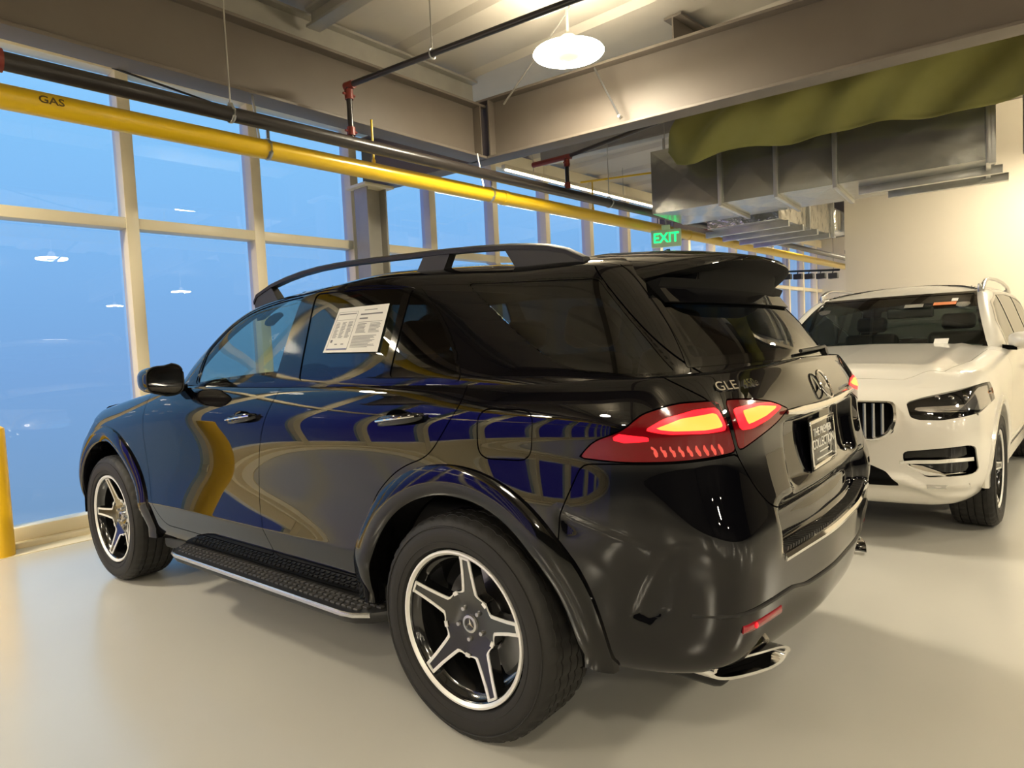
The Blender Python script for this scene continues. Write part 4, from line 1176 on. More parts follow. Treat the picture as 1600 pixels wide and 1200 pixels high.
    # flank: arch edges, wheels, mirrors, rails
    for sg in (1, -1):
        for cx in (0, 2.984):
            secs = []
            for q in range(41):
                an = math.radians(-4 + 188 * q / 40); c, s_ = math.cos(an), math.sin(an)
                yo = abs(side_y(bv, cx + .50 * c, max(.38 + .50 * s_, .42), sg, .90))
                if yo < .7: yo = .86
                secs.append([(cx + r * c, sg * y, .38 + r * s_) for r, y in ((.505, yo - .004), (.495, yo + .014), (.455, yo + .016), (.440, yo + .004), (.440, yo - .12), (.452, yo - .12))])
            MB().loft(secs).build('wheel_arch_flare', P, car, 45)
            secs = [[(cx + .45 * math.cos(an), sg * y, .38 + .45 * math.sin(an)) for y in (.90, .58)] for an in np.radians(np.linspace(-8, 188, 33))]
            mb = MB().loft(secs, cap=False, closed=False); mb.add([s_[1] for s_ in secs], [tuple(range(33))]); mb.build('wheel_well', M_['dark_void'], car)
            make_wheel(car, (cx, sg * .812, .385), sg, R=.385, rim=.262, w=.265, style='plain', rot=.4 + cx)
        secs = []; cx, cy, cz = 2.13, 1.015 * sg, 1.215
        for q in range(11):
            t = q / 10; s_ = max((1 - t ** 2.4) ** .5 if t < 1 else .05, .06); sec = []
            for k in range(24):
                an = 2 * PI * k / 24; ca, sa = math.cos(an), math.sin(an)
                sec.append((cx - .08 + .17 * t, cy + sg * math.copysign(abs(ca) ** .6, ca) * .120 * s_, cz + math.copysign(abs(sa) ** .6, sa) * .068 * s_))
            secs.append(sec)
        mm = MB().loft(secs).build('side_mirror', P, car, 50)
        MB().add([(p[0] - .003, cy + (p[1] - cy) * .92, cz + (p[2] - cz) * .9) for p in secs[0]], [tuple(range(24))]).build('mirror_glass_panel', mirror_mat(), mm)
        MB().loft([[(2.10, .87 * sg, 1.15), (2.18, .87 * sg, 1.15), (2.18, .87 * sg, 1.19), (2.10, .87 * sg, 1.19)], [(2.10, .96 * sg, 1.145), (2.17, .96 * sg, 1.145), (2.17, .96 * sg, 1.175), (2.10, .96 * sg, 1.175)]]).build('mirror_arm', M_['piano_black'], mm, 30)
        rp = [(1.42, 1.640), (1.33, 1.70), (1.20, 1.735), (1.0, 1.755), (.5, 1.765), (0, 1.755), (-.4, 1.725), (-.6, 1.67)]
        MB().tube([(x, .66 * sg, z) for x, z in rp], .017, 8, flat=(1.1, .9)).build('roof_rail', M_['satin_silver'], car, 50)
        for x in (1.36, -.52):
            MB().box(x - .07, x + .07, .64 * sg - .012, .64 * sg + .012, 1.62, 1.70, .008).build('rail_foot', M_['satin_silver'], car)
        MB().box(.45, 2.45, min(.80 * sg, .89 * sg), max(.80 * sg, .89 * sg), .27, .42, .02).build('sill', M_['satin_silver'], car)
    return car, bv
# ------------------------------------------------------------------ the hall
WX = -6.15          # inner face of the glazed wall
def build_hall():
    # floor slab and ceiling deck
    o = MB().box(WX - .02, 24, -14, 21.3, -.20, 0).build('floor', M_['floor_paint'], None, flat=True); tag(o, kind='structure')
    # strip of bare cream concrete along the glazing
    mb = MB()
    n = 170; y0, y1 = -14, 21.3; prof = [0, .10, .16, .32, .50, .60, .84, .90, 1.0]
    hts = [0, 0, .05, .05, 0, 0, .05, .05, 0]
    vs = []; fs = []
    per = .90
    ys = []; zs = []
    k = 0; y = y0
    while y < y1:
        for p, hh in ((0, 0), (.38, 0), (.44, .05), (.84, .05)):
            ys.append(y + p); zs.append(4.02 + hh)
        y += per
    m = len(ys)
    for x in (WX - .2, 5.5):
        for a, b in zip(ys, zs): vs.append((x, a, b))
    for x in (WX - .2, 5.5):
        for a in (ys[0], ys[-1]): vs.append((x, a, 4.2))
    fs = [(i, i + 1, m + i + 1, m + i) for i in range(m - 1)]
    fs.append((2 * m, 2 * m + 1, 2 * m + 3, 2 * m + 2))
    mb.add(vs, fs); o = mb.build('ceiling', M_['deck'], None, flat=True); tag(o, kind='structure')
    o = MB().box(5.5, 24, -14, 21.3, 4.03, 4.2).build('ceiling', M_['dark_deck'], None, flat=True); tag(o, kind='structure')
    # kerb under the glazing
    o = MB().box(WX - .12, WX + .07, -14, 21.0, 0, .045, .004).build('trim_1', M_['cream_frame'], None); tag(o, kind='structure')
    o = MB().box(WX + .07, WX + .27, -13.6, 20.9, 0, .006).build('trim_2', M_['cream_frame'], None); tag(o, kind='structure')
    # glazed wall, one bay at a time
    n = 1; pitch = 1.145; yb = 2.185
    k0 = int((-13.5 - yb) / pitch); k1 = int((21.0 - yb) / pitch)
    for k in range(k0, k1 + 1):
        ya = yb + k * pitch                       # mullion centre
        f = MB()
        f.box(WX - .17, WX, ya - .050, ya + .050, .045, 4.02, .004)
        a, b = ya + .050, ya + pitch - .050
        f.box(WX - .16, WX - .005, a, b, .045, .150, .004)
        f.box(WX - .16, WX - .005, a, b, 2.500, 2.590, .004)
        f.box(WX - .16, WX - .005, a, b, 3.800, 4.02, .004)
        o = f.build('window_%d' % n, M_['cream_frame'], None, 30); tag(o, kind='structure')
        for z0, z1 in ((.150, 2.500), (2.590, 3.800)):
            MB().box(WX - .115, WX - .107, a - .002, b + .002, z0 - .002, z1 + .002).build('pane', M_['window_glass'], o, flat=True)
        n += 1
    # walls
    for nm, b, mm in (('wall_far', (WX - .2, 24, 21.0, 21.3, 0, 4.05), 'wall_paint'), ('wall_near', (WX - .2, 24, -14, -13.7, 0, 4.05), 'dark_wall'), ('wall_right', (23.7, 24, -13.7, 21.0, 0, 4.05), 'dark_wall')):
        tag(MB().box(*b).build(nm, M_[mm], None, flat=True), kind='structure')
    tag(MB().box(-2.68, 3.5, 10.2, 20.9, 0, 4.02).build('wall_middle', M_['wall_paint'], None, flat=True), kind='structure')
    # column carrying the cross beam
    def hcol(x, y, lab):
        t = MB()
        t.box(x - .11, x + .11, y - .13, y - .112, 0, 3.10); t.box(x - .11, x + .11, y + .112, y + .13, 0, 3.10); t.box(x - .008, x + .008, y - .112, y + .112, 0, 3.10)
        o = t.build('steel_column', M_['steel_light'], None, 20)
        tag(o, lab, 'column')
        MB().box(x - .17, x + .17, y - .19, y + .19, 3.10, 3.13, .003).build('cap_plate', M_['cream_frame'], o)
        MB().box(x - .17, x + .17, y - .19, y + .19, 0, .025, .003).build('base_plate', M_['steel_light'], o)
        return o
    hcol(-5.88, 4.48, 'grey steel column by the glazing under the end of the big cross beam')
    # I beams
    def ibeam(p0, p1, zb, h, fw, lab, name='steel_beam', m='steel_primer', grp=None, ft=.022, wt=.014):
        p0 = Vector((*p0, 0)); p1 = Vector((*p1, 0)); d = (p1 - p0); Lh = d.length; d.normalize(); s = Vector((-d.y, d.x, 0))
        M = Matrix.Identity(4)
        for j in range(3): M[j][0] = d[j]; M[j][1] = s[j]; M[j][3] = p0[j]
        M[2][2] = 1; M[2][3] = zb
        b = MB(); b.box(0, Lh, -fw / 2, fw / 2, 0, ft, .002, M=M); b.box(0, Lh, -fw / 2, fw / 2, h - ft, h, .002, M=M); b.box(0, Lh, -wt / 2, wt / 2, ft, h - ft, M=M)
        o = b.build(name, M_[m], None, 30); tag(o, lab, 'beam', grp)
        return o, M
    # main cross beam (runs away from the glazing), box-like deep web
    o, M = ibeam((-6.20, 4.64), (9.0, 6.35), 3.15, .56, .20, 'deep brown steel beam crossing the hall, brightly lit by the round lamp')
    for x in (1.85, 6.2):
        MB().box(x - .006, x + .006, -.098, -.008, .022, .538, M=M).build('web_stiffener', M_['steel_primer'], o)
    o, M = ibeam((-3.94, -13.6), (-4.49, 4.76), 3.15, .50, .20, 'dark brown steel beam running beside the pipes into the cross beam')
    MB().box(18.28, 18.292, -.098, -.008, .022, .478, M=M).build('end_plate', M_['steel_primer'], o)
    ibeam((-6.2, -1.6), (9, -.9), 3.15, .56, .20, 'brown steel cross beam over the near floor')
    ibeam((-6.2, 11.3), (-2.7, 11.6), 3.15, .56, .20, 'brown steel cross beam far off beyond the ducts')
    # secondary joists under the deck
    ibeam((-4.20, -13.6), (-4.74, 4.95), 3.755, .25, .16, 'grey steel joist under the deck just above the pipe-side beam', 'steel_joist', 'steel_light')
    ibeam((-1.55, -13.6), (-1.62, 10.1), 3.76, .25, .14, 'grey steel joist passing over the cross beam behind the round lamp', 'steel_joist', 'steel_primer')
    ibeam((-2.64, 5.18), (-2.50, 10.1), 3.73, .28, .16, 'dark steel joist poking out above the cross beam right of the round lamp', 'steel_joist', 'steel_primer')
    ibeam((-4.56, 3.02), (-1.70, 3.05), 3.86, .15, .12, 'short grey steel bridging piece near the top edge of the photo', 'steel_joist', 'steel_light')
    ibeam((-5.45, 6.92), (-3.6, 7.1), 3.68, .20, .14, 'grey steel bridging piece beyond the cross beam by the windows', 'steel_joist', 'steel_light')
    # knee brace and stay rods at the lamp
    o = MB().tube([(-2.98, 4.875, 3.19), (-3.13, 4.74, 3.61)], .026, 4, flat=(1, .3)).build('brace_bar', M_['zinc'], None, 30); tag(o, 'flat galvanised brace bolted to the lit beam under the lamp', 'brace')
    MB().tube([(-2.985, 4.90, 3.21), (-2.985, 4.85, 3.21)], .012, 10).build('bolt', M_['zinc'], o)
    o = MB().tube([(-4.16, 4.76, 3.60), (-3.17, 4.52, 4.06)], .009, 8).build('stay_rod', M_['steel_light'], None); tag(o, 'thin stay rod slanting from the beam corner up to the deck', 'rod')
    o = MB().box(-3.02, -2.96, 3.3, 4.1, 3.95, 3.99, .004, M=Matrix.Translation((0, 0, 0))).build('strut_channel', M_['zinc'], None); tag(o, 'short galvanised channel on the deck next to the round lamp', 'channel')
    # pipes along the glazing
    XY, XB, ZY, ZB, RY, RB = -4.25, -4.10, 2.763, 2.891, .065, .047
    o = MB().tube([(XY, -13.6, ZY), (XY, 20.9, ZY)], RY, 28).build('gas_pipe', M_['yellow_paint'], None, 60); tag(o, 'thick yellow gas pipe running the length of the glazing', 'pipe')
    Mt = frame_M((XY + .0655, 1.134, ZY + .006), (0, 1, 0), (-.15, 0, 1))
    text_mesh('pipe_lettering', 'GAS', .056, M_['gas_ink'], o, Mt, .0005, xs=1.15, bold=.001)
    for y in (.3, 4.8, 8.6):
        MB().tube([(XY, y - .03, ZY), (XY, y + .03, ZY)], .070, 28).build('pipe_coupling', M_['yellow_paint'], o, 50)
    o = MB().tube([(XB, -13.6, ZB), (XB, 1.02, ZB), (XB, 20.9, ZB)], RB, 24).build('sprinkler_main', M_['pipe_black'], None, 60); tag(o, 'long black sprinkler main just above the yellow pipe', 'pipe')
    for y in (.87, 8.9):
        MB().tube([(XB, y - .04, ZB), (XB, y + .04, ZB)], .058, 24).build('red_coupling', M_['pipe_red'], o, 50)
    def hanger(x, y, z, r, lab, zt=4.02):
        h = MB(); h.tube([(x, y, z + r + .02), (x, y, zt)], .005, 8)
        o = h.build('pipe_hanger', M_['steel_light'], None); tag(o, lab, 'hanger')
        ring = [(x + (r + .004) * math.sin(a), y, z + (r + .004) * math.cos(a) + (.02 if abs(a) < .3 or abs(a - 2 * PI) < .3 else 0)) for a in np.linspace(0, 2 * PI, 33)]
        MB().tube(ring, .012, 8, flat=(1, .3)).build('clevis_ring', M_['zinc'], o)
        return o
    hanger(XB, 2.08, ZB, RB, 'thin hanger rod with ring around the black main, nearest one')
    hanger(XB, 6.4, ZB, RB, 'thin hanger rod holding the black main beyond the cross beam')
    hanger(XB, 8.2, ZB, RB, 'hanger rod on the black main nearest the EXIT sign')
    def strap(y, lab):
        s = MB(); ring = [(XY + .068 * math.cos(a), y, ZY + .068 * math.sin(a)) for a in np.linspace(-PI / 2, PI * .75, 22)]
        s.tube(ring, .016, 8, flat=(1, .25)); s.tube([(XY + .03, y, ZY + .06), (XY + .03, y, ZY + .12)], .012, 6); s.tube([(XY - .045, y - .02, ZY + .05), (XY - .11, y - .02, 3.16)], .009, 6)
        o = s.build('pipe_strap', M_['zinc'], None, 40); tag(o, lab, 'strap')
    strap(2.39, 'bright metal strap around the yellow pipe, nearest one'); strap(4.6, 'metal strap around the yellow pipe just past the cross beam'); strap(8.1, 'metal strap around the yellow pipe nearest the EXIT sign')
    # small yellow tap-off
    def tapoff(y, lab):
        o = MB().tube([(XY, y, ZY + .05), (XY, y, 3.16)], .009, 10).build('gas_branch', M_['yellow_paint'], None, 50); MB().tube([(XY, y, ZY + .062), (XY, y, ZY + .09)], .016, 6).build('nut', M_['yellow_paint'], o); tag(o, lab, 'pipe')
    tapoff(3.29, 'slim yellow riser on the gas pipe near the column'); tapoff(6.3, 'slim yellow riser on the gas pipe beyond the cross beam')
    o = MB().tube([(-5.35, 7.65, 3.55), (-3.9, 8.2, 3.55), (-3.75, 7.3, 3.55)], .014, 10).build('gas_branch', M_['yellow_paint'], None, 50); tag(o, 'slim yellow pipe turning a corner high beyond the cross beam', 'pipe')
    # sprinkler branches with red fittings
    def branch(y, zt, x1, y1, lab, z1=None):
        z1_ = zt if z1 is None else z1
        b = MB(); b.tube([(XB, y, ZB + .04), (XB, y, zt)], .021, 14); b.tube([(XB, y, zt), (x1, y1, z1_)], .021, 14)
        if z1 is not None: b.tube([(x1, y1, z1_), (x1 + .01, y1, 4.02)], .021, 14)
        o = b.build('sprinkler_branch', M_['pipe_black'], None, 50); tag(o, lab, 'pipe')
        for z0, z1 in ((ZB + .05, ZB + .11), (zt - .10, zt - .03)):
            f = MB(); f.tube([(XB, y, z0), (XB, y, z1)], .031, 14); zc = (z0 + z1) / 2
            for sg in (-1, 1): f.tube([(XB, y + sg * .030, zc), (XB, y + sg * .050, zc)], .009, 8)
            f.build('red_fitting', M_['pipe_red'], o, 40)
        MB().tube([(XB - .035, y, zt), (XB + .05, y + .01, zt)], .030, 14).build('red_elbow', M_['pipe_red'], o, 40)
        return o
    branch(2.985, 3.30, 2.0, 3.75, 'black sprinkler branch rising past red fittings and crossing under the deck')
    o = branch(5.63, 3.26, -2.4, 5.70, 'sprinkler branch with red fittings on the far side of the cross beam', 3.42)
    MB().tube([(XB, 5.63, 3.26), (XB - .42, 5.60, 3.26)], .028, 12).build('red_stub', M_['pipe_red'], o)
    o = MB().tube([(-3.30, 3.085, 3.335), (-3.30, 3.085, 4.04)], .005, 8).build('pipe_hanger', M_['steel_light'], None); tag(o, 'thin hanger rod with eye on the sprinkler branch left of the lamp', 'hanger')
    MB().tube([(-3.30, 3.085 + .028 * math.sin(a), 3.30 + .034 * math.cos(a)) for a in np.linspace(0, 2 * PI, 25)], .005, 6).build('clevis_ring', M_['zinc'], o)
    # conduit clutter between the pipes and glazing
    o = MB().tube([(-4.5, 1.55, 3.155), (-4.4, 2.2, 3.04), (-4.3, 2.75, 2.98), (-4.2, 3.1, 2.95)], .007, 6).build('loose_cable', M_['pipe_black'], None); tag(o, 'thin black cable strung above the black main near the glazing', 'cable')
    # long cream shade track at the head of the far windows
    for (ya_, yb_, zz_, lab_) in ((6.3, 12.6, 3.56, 'long thin lit strip lamp hanging along the head of the farther windows'),):
        o = MB().box(-5.60, -5.53, ya_, yb_, zz_, zz_ + .05, .01).build('strip_lamp', M_['cream_frame'], None); tag(o, lab_, 'lamp')
        MB().box(-5.585, -5.545, ya_ + .05, yb_ - .05, zz_ - .014, zz_).build('lit_tube', M_['strip_light'], o, flat=True)
        for y_ in np.arange(ya_ + .6, yb_, 2.2): MB().tube([(-5.565, y_, zz_ + .05), (-5.565, y_, 4.03)], .004, 6).build('hang_rod', M_['steel_light'], o)
    # EXIT sign
    ex = thing('exit_sign', 'small box sign with green EXIT letters hung under the pipes', 'sign', (-4.0, 7.5, 2.585), math.radians(22))
    MB().box(-.18, .18, -.03, .03, -.105, .105, .01).build('sign_box', M_['exit_box'], ex)
    MB().box(-.05, .05, -.03, .03, .105, .16, .005).build('canopy', M_['exit_box'], ex); MB().tube([(0, 0, .15), (0, 0, 1.35)], .008, 8).build('hang_rod', M_['steel_light'], ex)
    text_mesh('sign_lettering', 'EXIT', .165, M_['exit_green'], ex, frame_M((0, -.033, .0), (1, 0, 0), (0, 0, 1)), .002, xs=.92, bold=.003)
    # bollard at the left edge
    o = MB().lathe([(0, .955), (.060, .950), (.082, .935), (.085, .92), (.085, 0)], n=36, M=Matrix.Translation((-5.97, 1.060, 0)))
    o = o.build('bollard', M_['bollard_yellow'], None, 40); tag(o, 'yellow round-topped bollard in front of the glazing at the left edge', 'bollard')
    o = MB().lathe([(0, .955), (.060, .950), (.082, .935), (.085, .92), (.085, 0)], n=36, M=Matrix.Translation((-5.97, -.09, 0)))
    o = o.build('bollard', M_['bollard_yellow'], None, 40); tag(o, 'yellow bollard just outside the frame, seen mirrored in the black front door', 'bollard')
    # ---- ducts
    dk = math.radians(6.0)
    D = Matrix.Translation((-3.62, 6.50, 0)) @ Matrix.Rotation(dk, 4, 'Z')
    def ductbox(nm, lab, x0, x1, y0, y1, z0, z1, M, m, seams, stiff, cross=True):
        b = MB()
        xs_ = [x0] + seams + [x1]
        for a, c in zip(xs_[:-1], xs_[1:]):
            # cross-broken panels: shallow pyramids front and bottom
            mx, mz, my = (a + c) / 2, (z0 + z1) / 2, (y0 + y1) / 2
            e = .012 if cross else .004
            vs = [(a, y0, z0), (c, y0, z0), (c, y0, z1), (a, y0, z1), (mx, y0 - e, mz), (a, y1, z0), (c, y1, z0), (c, y1, z1), (a, y1, z1), (mx, my, z0 - e)]
            b.add(vs, [(0, 1, 4), (1, 2, 4), (2, 3, 4), (3, 0, 4), (0, 5, 9), (5, 6, 9), (6, 1, 9), (1, 0, 9), (5, 8, 7, 6), (3, 2, 7, 8), (0, 3, 8, 5), (1, 6, 7, 2)], M)
        o = b.build(nm, M_[m], None, flat=True); tag(o, lab, 'duct')
        for s in seams + [x1]:
            fl = MB(); t = .018
            fl.box(s - t, s + t, y0 - .035, y0, z0 - .035, z1 + .02, .002, M=M); fl.box(s - t, s + t, y0, y1 + .035, z0 - .035, z0, .002, M=M)
            fl.build('seam_flange', M_['zinc'], o)
        for hx in (x0 + .15, (x0 + x1) / 2 + .1, x1 - .2):
            for hy in (y0 + .03, y1 - .03): MB().tube([M @ Vector((hx, hy, z1 - .01)), M @ Vector((hx, hy, 4.04))], .006, 6).build('hanger_rod', M_['steel_light'], o)
        for st in stiff: MB().box(*st, .003, M=M).build('angle_stiffener', M_['zinc'], o)
        return o
    ductbox('air_duct', 'large galvanised box duct with cross-broken panels hanging below the green cloth', 0, 2.95, 0, .95, 2.70, 3.36, D, 'duct_steel', [.74, 1.28, 1.80],
            [(1.95, 3.05, .30, .36, 2.63, 2.70), (2.15, 3.10, .72, .78, 2.63, 2.70), (2.95, 3.0, -.03, .97, 3.30, 3.37), (2.95, 3.0, -.03, .03, 2.66, 3.37), (2.95, 3.0, .92, .98, 2.66, 3.37)])
    D2 = Matrix.Translation((-3.60, 7.80, 0)) @ Matrix.Rotation(math.radians(90), 4, 'Z')
    ductbox('air_duct', 'galvanised box duct running away above the EXIT sign toward the far hall', 0, 2.0, -.86, .0, 2.66, 3.10, D2, 'duct_foil', [1.0], [(a, a + .05, -.90, .12, 2.59, 2.66) for a in (.2, .7, 1.25, 1.75)])
    o = MB().box(-3.98, -2.72, 9.95, 10.5, 2.72, 3.05, .05).build('foil_duct', M_['duct_foil'], None, 40); tag(o, 'crinkled foil-wrapped duct against the end of the cream wall', 'duct')
    for x in (-3.9, -3.4, -2.9): MB().box(x - .02, x + .02, 9.93, 10.52, 2.70, 3.07, .01).build('foil_band', M_['zinc'], o)
    o = MB().box(-.45, 1.6, 6.95, 7.9, 2.75, 4.0, .01).build('air_duct', M_['steel_primer'], None); tag(o, 'dark duct end half hidden at the right edge behind the galvanised duct', 'duct')
    for y in (7.1, 7.4, 7.7): MB().box(-.48, -.45, y - .02, y + .02, 2.75, 4.0).build('seam_flange', M_['steel_light'], o)
    # green cloth draped over the duct
    gw = 60; gh_ = 22; vs = []; rng = random.Random(4)
    for i in range(gw + 1):
        u = i / gw; x = -.0 + 5.2 * u
        for j in range(gh_ + 1):
            v = j / gh_
            low = 3.10 + .02 * u + .035 * math.sin(u * 9 + .6) + .02 * math.sin(u * 23) - .10 * math.exp(-((u - .045) / .03) ** 2)
            if u < .012: low = 3.10 + (.012 - u) * 12
            z = 3.66 + (low - 3.66) * v
            fold = .09 * math.sin(u * 26 + 3 * v) * (1 - .45 * v) + .05 * math.sin(u * 61 + 7 * v + 1.3) + .06 * math.sin(5 * v + u * 12)
            bulge = -.10 * math.sin(PI * min(1, v * 1.05)) - .02
            vs.append(tuple(Matrix.Translation((-3.20, 6.32, 0)) @ Matrix.Rotation(dk, 4, 'Z') @ Vector((x - .10 * v * max(0, 1 - u * 12), bulge + fold * .85, z))))
    W_ = gh_ + 1
    fs = [(i * W_ + j, i * W_ + j + 1, (i + 1) * W_ + j + 1, (i + 1) * W_ + j) for i in range(gw) for j in range(gh_)]
    o = MB().add(vs, fs).build('green_cloth', M_['green_cloth'], None, 80); tag(o, 'olive green cloth draped in front of the big duct below the cross beam', 'cloth')
    md = o.modifiers.new('thick', 'SOLIDIFY'); md.thickness = .006
    # ---- round lamps
    def make_lamp():
        t = thing('pendant_lamp', 'round lit pendant lamp hanging in front of the deep brown cross beam', 'lamp', (0, 0, 0))
        MB().lathe([(.09, .002), (.18, -.004), (.255, .000), (.264, .010)], n=48).build('lit_lens', M_['lamp_shade'], t, 60)
        MB().lathe([(.264, .010), (.258, .020), (.18, .032), (.06, .040)], n=48).build('lens_top', M_['lamp_top'], t, 60)
        MB().lathe([(.065, .036), (.062, .09), (.055, .13), (.03, .15), (0, .155)], n=32).build('gear_housing', M_['lamp_hood'], t, 40)
        MB().lathe([(0, -.022), (.080, -.020), (.092, -.010), (.092, .004)], n=32).build('cover_disc', M_['lamp_disc'], t, 40)
        MB().tube([(0, 0, .15), (0, 0, .60)], .010, 8).build('stem', M_['lamp_hood'], t)
        return t
    spots = [(-2.97, 4.16, 3.50), (2.7, 3.9, 3.45), (8.3, 3.9, 3.45), (14, 3.9, 3.45), (-3.3, -3.4, 3.45), (2.7, -2.6, 3.45), (8.3, -2.6, 3.45), (14, -2.6, 3.45),
             (2.7, 8.6, 3.45), (8.3, 8.6, 3.45), (-2.93, -8.4, 3.45), (2.7, -8.4, 3.45), (8.3, -8.4, 3.45), (-4.6, 12.6, 3.45), (-3.6, 18.9, 3.45), (-.2, 8.9, 3.45), (14, 8.6, 3.45), (1.0, -1.2, 3.45), (-5.4, -.55, 3.45), (-5.4, -4.0, 3.45), (19.6, 3.9, 3.45), (19.6, -2.6, 3.45), (14, -8.4, 3.45), (19.6, -8.4, 3.45)] + [(x_, y_, 3.45) for x_ in (11, 16.5, 22) for y_ in (.6, -5.5, -11)] + []  # pair close to the glazing added, unseen, to brighten its frames and floor
    L0 = make_lamp()
    for i, s in enumerate(spots):
        o = L0 if i == 0 else copy_tree(L0)
        o.location = s
        if i: o['label'] = 'round lit pendant lamp elsewhere in the hall, out of view, some added for light'; o['group'] = 'pendant lamps out of direct view'
        if i:
            if i in (13, 14): o['label'] = ('round pendant lamp in the far hall, nearer one', 'round pendant lamp in the far hall, farthest one')[i - 13]; del o['group']
    # upward spill of the pendant reflectors onto the deck
    # ---- track lights in the distance
    tr = thing('track_light', 'black track with five small spot heads in the far hall', 'lamp', (0, 0, 0))
    P0, P1 = Vector((-4.62, 13.0, 2.56)), Vector((-3.35, 13.0, 2.40))
    P0, P1 = Vector((-6.0, 17.6, 2.92)), Vector((-4.7, 16.9, 2.78))
    MB().tube([P0 + (P0 - P1) * .15, P1 + (P1 - P0) * .12], .025, 4).build('track', M_['fixture_black'], tr)
    for k in range(5):
        c = P0 + (P1 - P0) * (k / 4)
        MB().box(c.x - .10, c.x + .10, c.y - .08, c.y + .08, c.z - .20, c.z - .07, .01).tube([(c.x, c.y, c.z), (c.x - .03, c.y, c.z - .1)], .012, 6).build('spot_head', M_['fixture_black'], tr)
    for x in (P0, P1): MB().tube([x, (x.x, x.y, 4.02)], .005, 6).build('hang_rod', M_['fixture_black'], tr)
    # black valve group hanging beyond
    o = MB().tube([(-3.9, 15.0, 3.30), (-2.75, 15.0, 3.36)], .03, 10)
    for x in (-3.85, -3.5, -3.2, -2.9): o.tube([(x, 15.0, 2.95), (x, 15.0, 4.03)], .05, 10); o.box(x - .09, x + .09, 14.95, 15.05, 2.92, 3.0, .01)
    o = o.build('pipe_rack', M_['pipe_black'], None, 40); tag(o, 'dark cluster of pipes and valves under the ceiling in the far hall', 'pipes')
# ------------------------------------------------------------------ price sheet on the rear door window
def build_sheet(gbv):
    A = Matrix.Translation((CAR[0], CAR[1], 0)) @ Matrix.Rotation(CAR[2], 4, 'Z')
    def hit(x, z):
        h = gbv.ray_cast(Vector((x, 3, z)), Vector((0, -1, 0)))[0]; return h
    c = [hit(*p) for p in ((.795, 1.36), (.445, 1.354), (.45, 1.541), (.765, 1.543))]
    n = (c[1] - c[0]).cross(c[3] - c[0]).normalized(); n = n if n.y > 0 else -n
    cen = sum(c, Vector()) / 4
    t = thing('price_sheet', 'white printed price sheet with blue foot stuck to the black SUV\'s rear door window', 'paper', A @ cen)
    inv = Matrix.Translation(-(A @ cen))
    W = [inv @ (A @ (p + n * .004)) for p in c]; nn = (A.to_3x3() @ n)
    def Q(u, v, o=0): # u left->right (0..1), v bottom->top
        return (W[0] * (1 - u) + W[1] * u) * (1 - v) + (W[3] * (1 - u) + W[2] * u) * v + nn * o
    def patch(mb, u0, u1, v0, v1, o, th=.0004):
        a = [Q(u0, v0, o), Q(u1, v0, o), Q(u1, v1, o), Q(u0, v1, o)]; b = [p + nn * th for p in a]
        mb.add(a + b, [(3, 2, 1, 0), (4, 5, 6, 7), (0, 1, 5, 4), (1, 2, 6, 5), (2, 3, 7, 6), (3, 0, 4, 7)])
    m = MB(); patch(m, 0, 1, 0, 1, 0, .001); m.build('sheet', M_['paper'], t, flat=True)
    k = MB(); r = random.Random(3)
    for u0, u1, v0, v1 in ((.04, .045, .05, .90), (.43, .435, .05, .90), (.04, .435, .895, .90), (.04, .435, .72, .725), (.04, .435, .05, .055)): patch(k, u0, u1, v0, v1, .0012)
    patch(k, .06, .41, .84, .862, .0012)
    for col in ((.07, .16), (.19, .28), (.31, .40)):
        for j in range(14):
            v = .66 - j * .026; patch(k, col[0], col[0] + (col[1] - col[0]) * r.uniform(.6, 1), v, v + .011, .0012)
    patch(k, .55, .80, .90, .915, .0012); patch(k, .50, .92, .80, .83, .0012); patch(k, .50, .66, .71, .74, .0012); patch(k, .50, .95, .64, .648, .0012)
    for col in ((.50, .70), (.74, .94)):
        for j in range(8):
            v = .60 - j * .027; patch(k, col[0], col[0] + (col[1] - col[0]) * r.uniform(.6, 1), v, v + .011, .0012)
    for j in range(11):
        v = .34 - j * .024; patch(k, .48, .48 + .44 * r.uniform(.7, 1), v, v + .010, .0012)
    patch(k, .07, .11, .22, .28, .0012); patch(k, .17, .22, .17, .19, .0012); patch(k, .29, .34, .17, .19, .0012)
    k.build('printing', M_['print_ink'], t, flat=True)
    b = MB(); patch(b, .05, .425, .06, .085, .0013); b.build('blue_band', M_['print_blue'], t, flat=True)

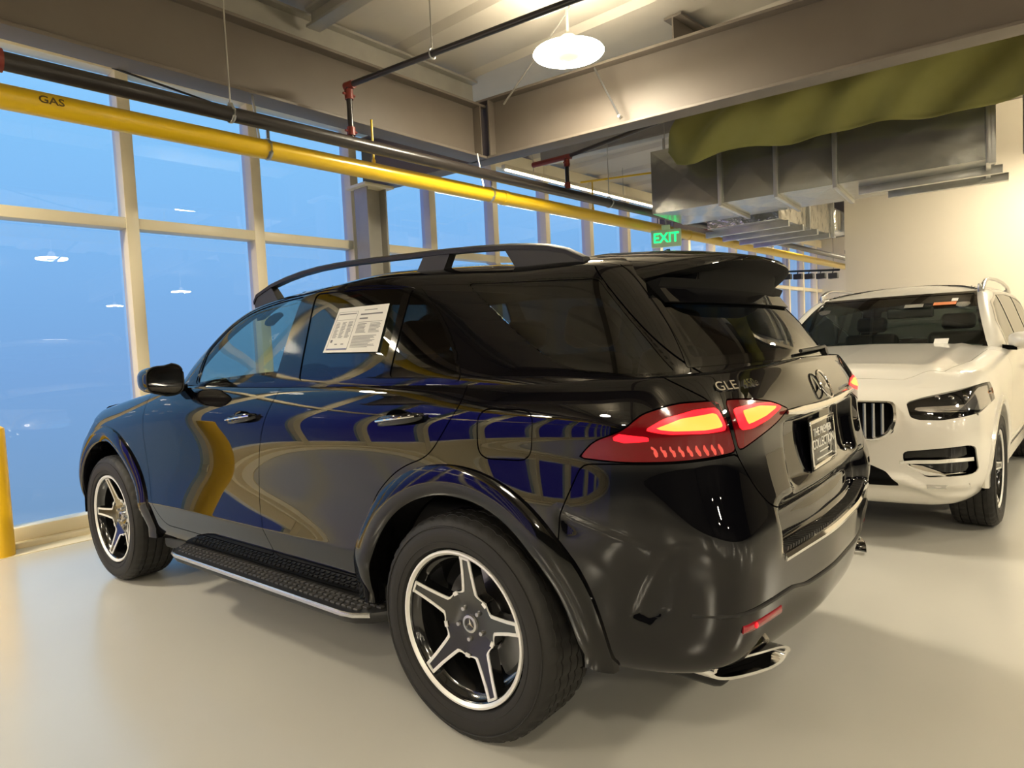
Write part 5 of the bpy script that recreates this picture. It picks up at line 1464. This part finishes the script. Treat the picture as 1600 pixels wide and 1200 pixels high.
# ------------------------------------------------------------------ world, camera
def build_world():
    w = bpy.data.worlds.new('dusk'); SC.world = w; w.use_nodes = True; nt = w.node_tree
    bg = nt.nodes['Background']
    tc = nt.nodes.new('ShaderNodeTexCoord'); sp = nt.nodes.new('ShaderNodeSeparateXYZ'); nt.links.new(tc.outputs['Generated'], sp.inputs[0])
    cr = nt.nodes.new('ShaderNodeValToRGB'); mr = nt.nodes.new('ShaderNodeMapRange')
    mr.inputs['From Min'].default_value = -.5; mr.inputs['From Max'].default_value = .6
    nt.links.new(sp.outputs['Z'], mr.inputs['Value']); nt.links.new(mr.outputs['Result'], cr.inputs['Fac'])
    e = cr.color_ramp.elements; e[0].position = 0; e[0].color = (.10, .175, .28, 1); e[1].position = 1; e[1].color = (.19, .45, .75, 1)
    for p, c in ((.27, (.126, .219, .35, 1)), (.45, (.135, .26, .47, 1)), (.62, (.15, .33, .58, 1)), (.77, (.168, .39, .64, 1))):
        k = e.new(p); k.color = c
    # the southern half of the dusk sky is a deeper blue
    cr2 = nt.nodes.new('ShaderNodeValToRGB'); mr2 = nt.nodes.new('ShaderNodeMapRange'); mr2.inputs['From Min'].default_value = -.92; mr2.inputs['From Max'].default_value = -.42
    nt.links.new(sp.outputs['Y'], mr2.inputs['Value']); nt.links.new(mr2.outputs['Result'], cr2.inputs['Fac'])
    q = cr2.color_ramp.elements; q[0].color = (.36, .12, 1.0, 1); q[0].position = .0; q[1].color = (1, 1, 1, 1); q[1].position = 1.0
    k = q.new(.45); k.color = (.42, .18, 1.0, 1)
    mx = nt.nodes.new('ShaderNodeMix'); mx.data_type = 'RGBA'; mx.blend_type = 'MULTIPLY'; mx.inputs['Factor'].default_value = 1
    nt.links.new(cr.outputs['Color'], mx.inputs['A']); nt.links.new(cr2.outputs['Color'], mx.inputs['B']); nt.links.new(mx.outputs['Result'], bg.inputs['Color'])
    bg.inputs['Strength'].default_value = SKY
def build_cam():
    cd = bpy.data.cameras.new('camera'); cd.sensor_width = 36; cd.lens = 1037.4495 / 1600 * 36; cd.clip_start = .05; cd.clip_end = 200
    o = bpy.data.objects.new('camera', cd); COL.objects.link(o)
    r, u, f = (.74912624, .66073603, -.04730521), (-.00247477, .07420296, .99724009), (-.66242264, .74694165, -.05722255)
    M = Matrix(((r[0], u[0], -f[0], 0), (r[1], u[1], -f[1], 0), (r[2], u[2], -f[2], 1.35301), (0, 0, 0, 1)))
    o.matrix_world = M; SC.camera = o

CAR = (-1.6837647, 2.4556629, math.radians(182.71886))
CAR2 = (-1.40, 8.40, math.radians(-90.5))
RW, FW = -.11, .25
SKY = 1.75
LAMP_W = [40, 60, 60, 60, 60, 60, 60, 60, 60, 60, 60, 60, 60, 25, 25, 40, 40, 45]
build_hall()
c1, bv1, gbv1 = build_gle()
build_xc()
build_sheet(gbv1)
build_world(); build_cam()
vs = SC.view_settings; vs.view_transform = 'Standard'; vs.look = 'None'; vs.gamma = 1; vs.exposure = 0.0; vs.use_curve_mapping = False
SC.cycles.max_bounces = 10; SC.cycles.glossy_bounces = 6; SC.cycles.transparent_max_bounces = 16; SC.cycles.sample_clamp_indirect = 6
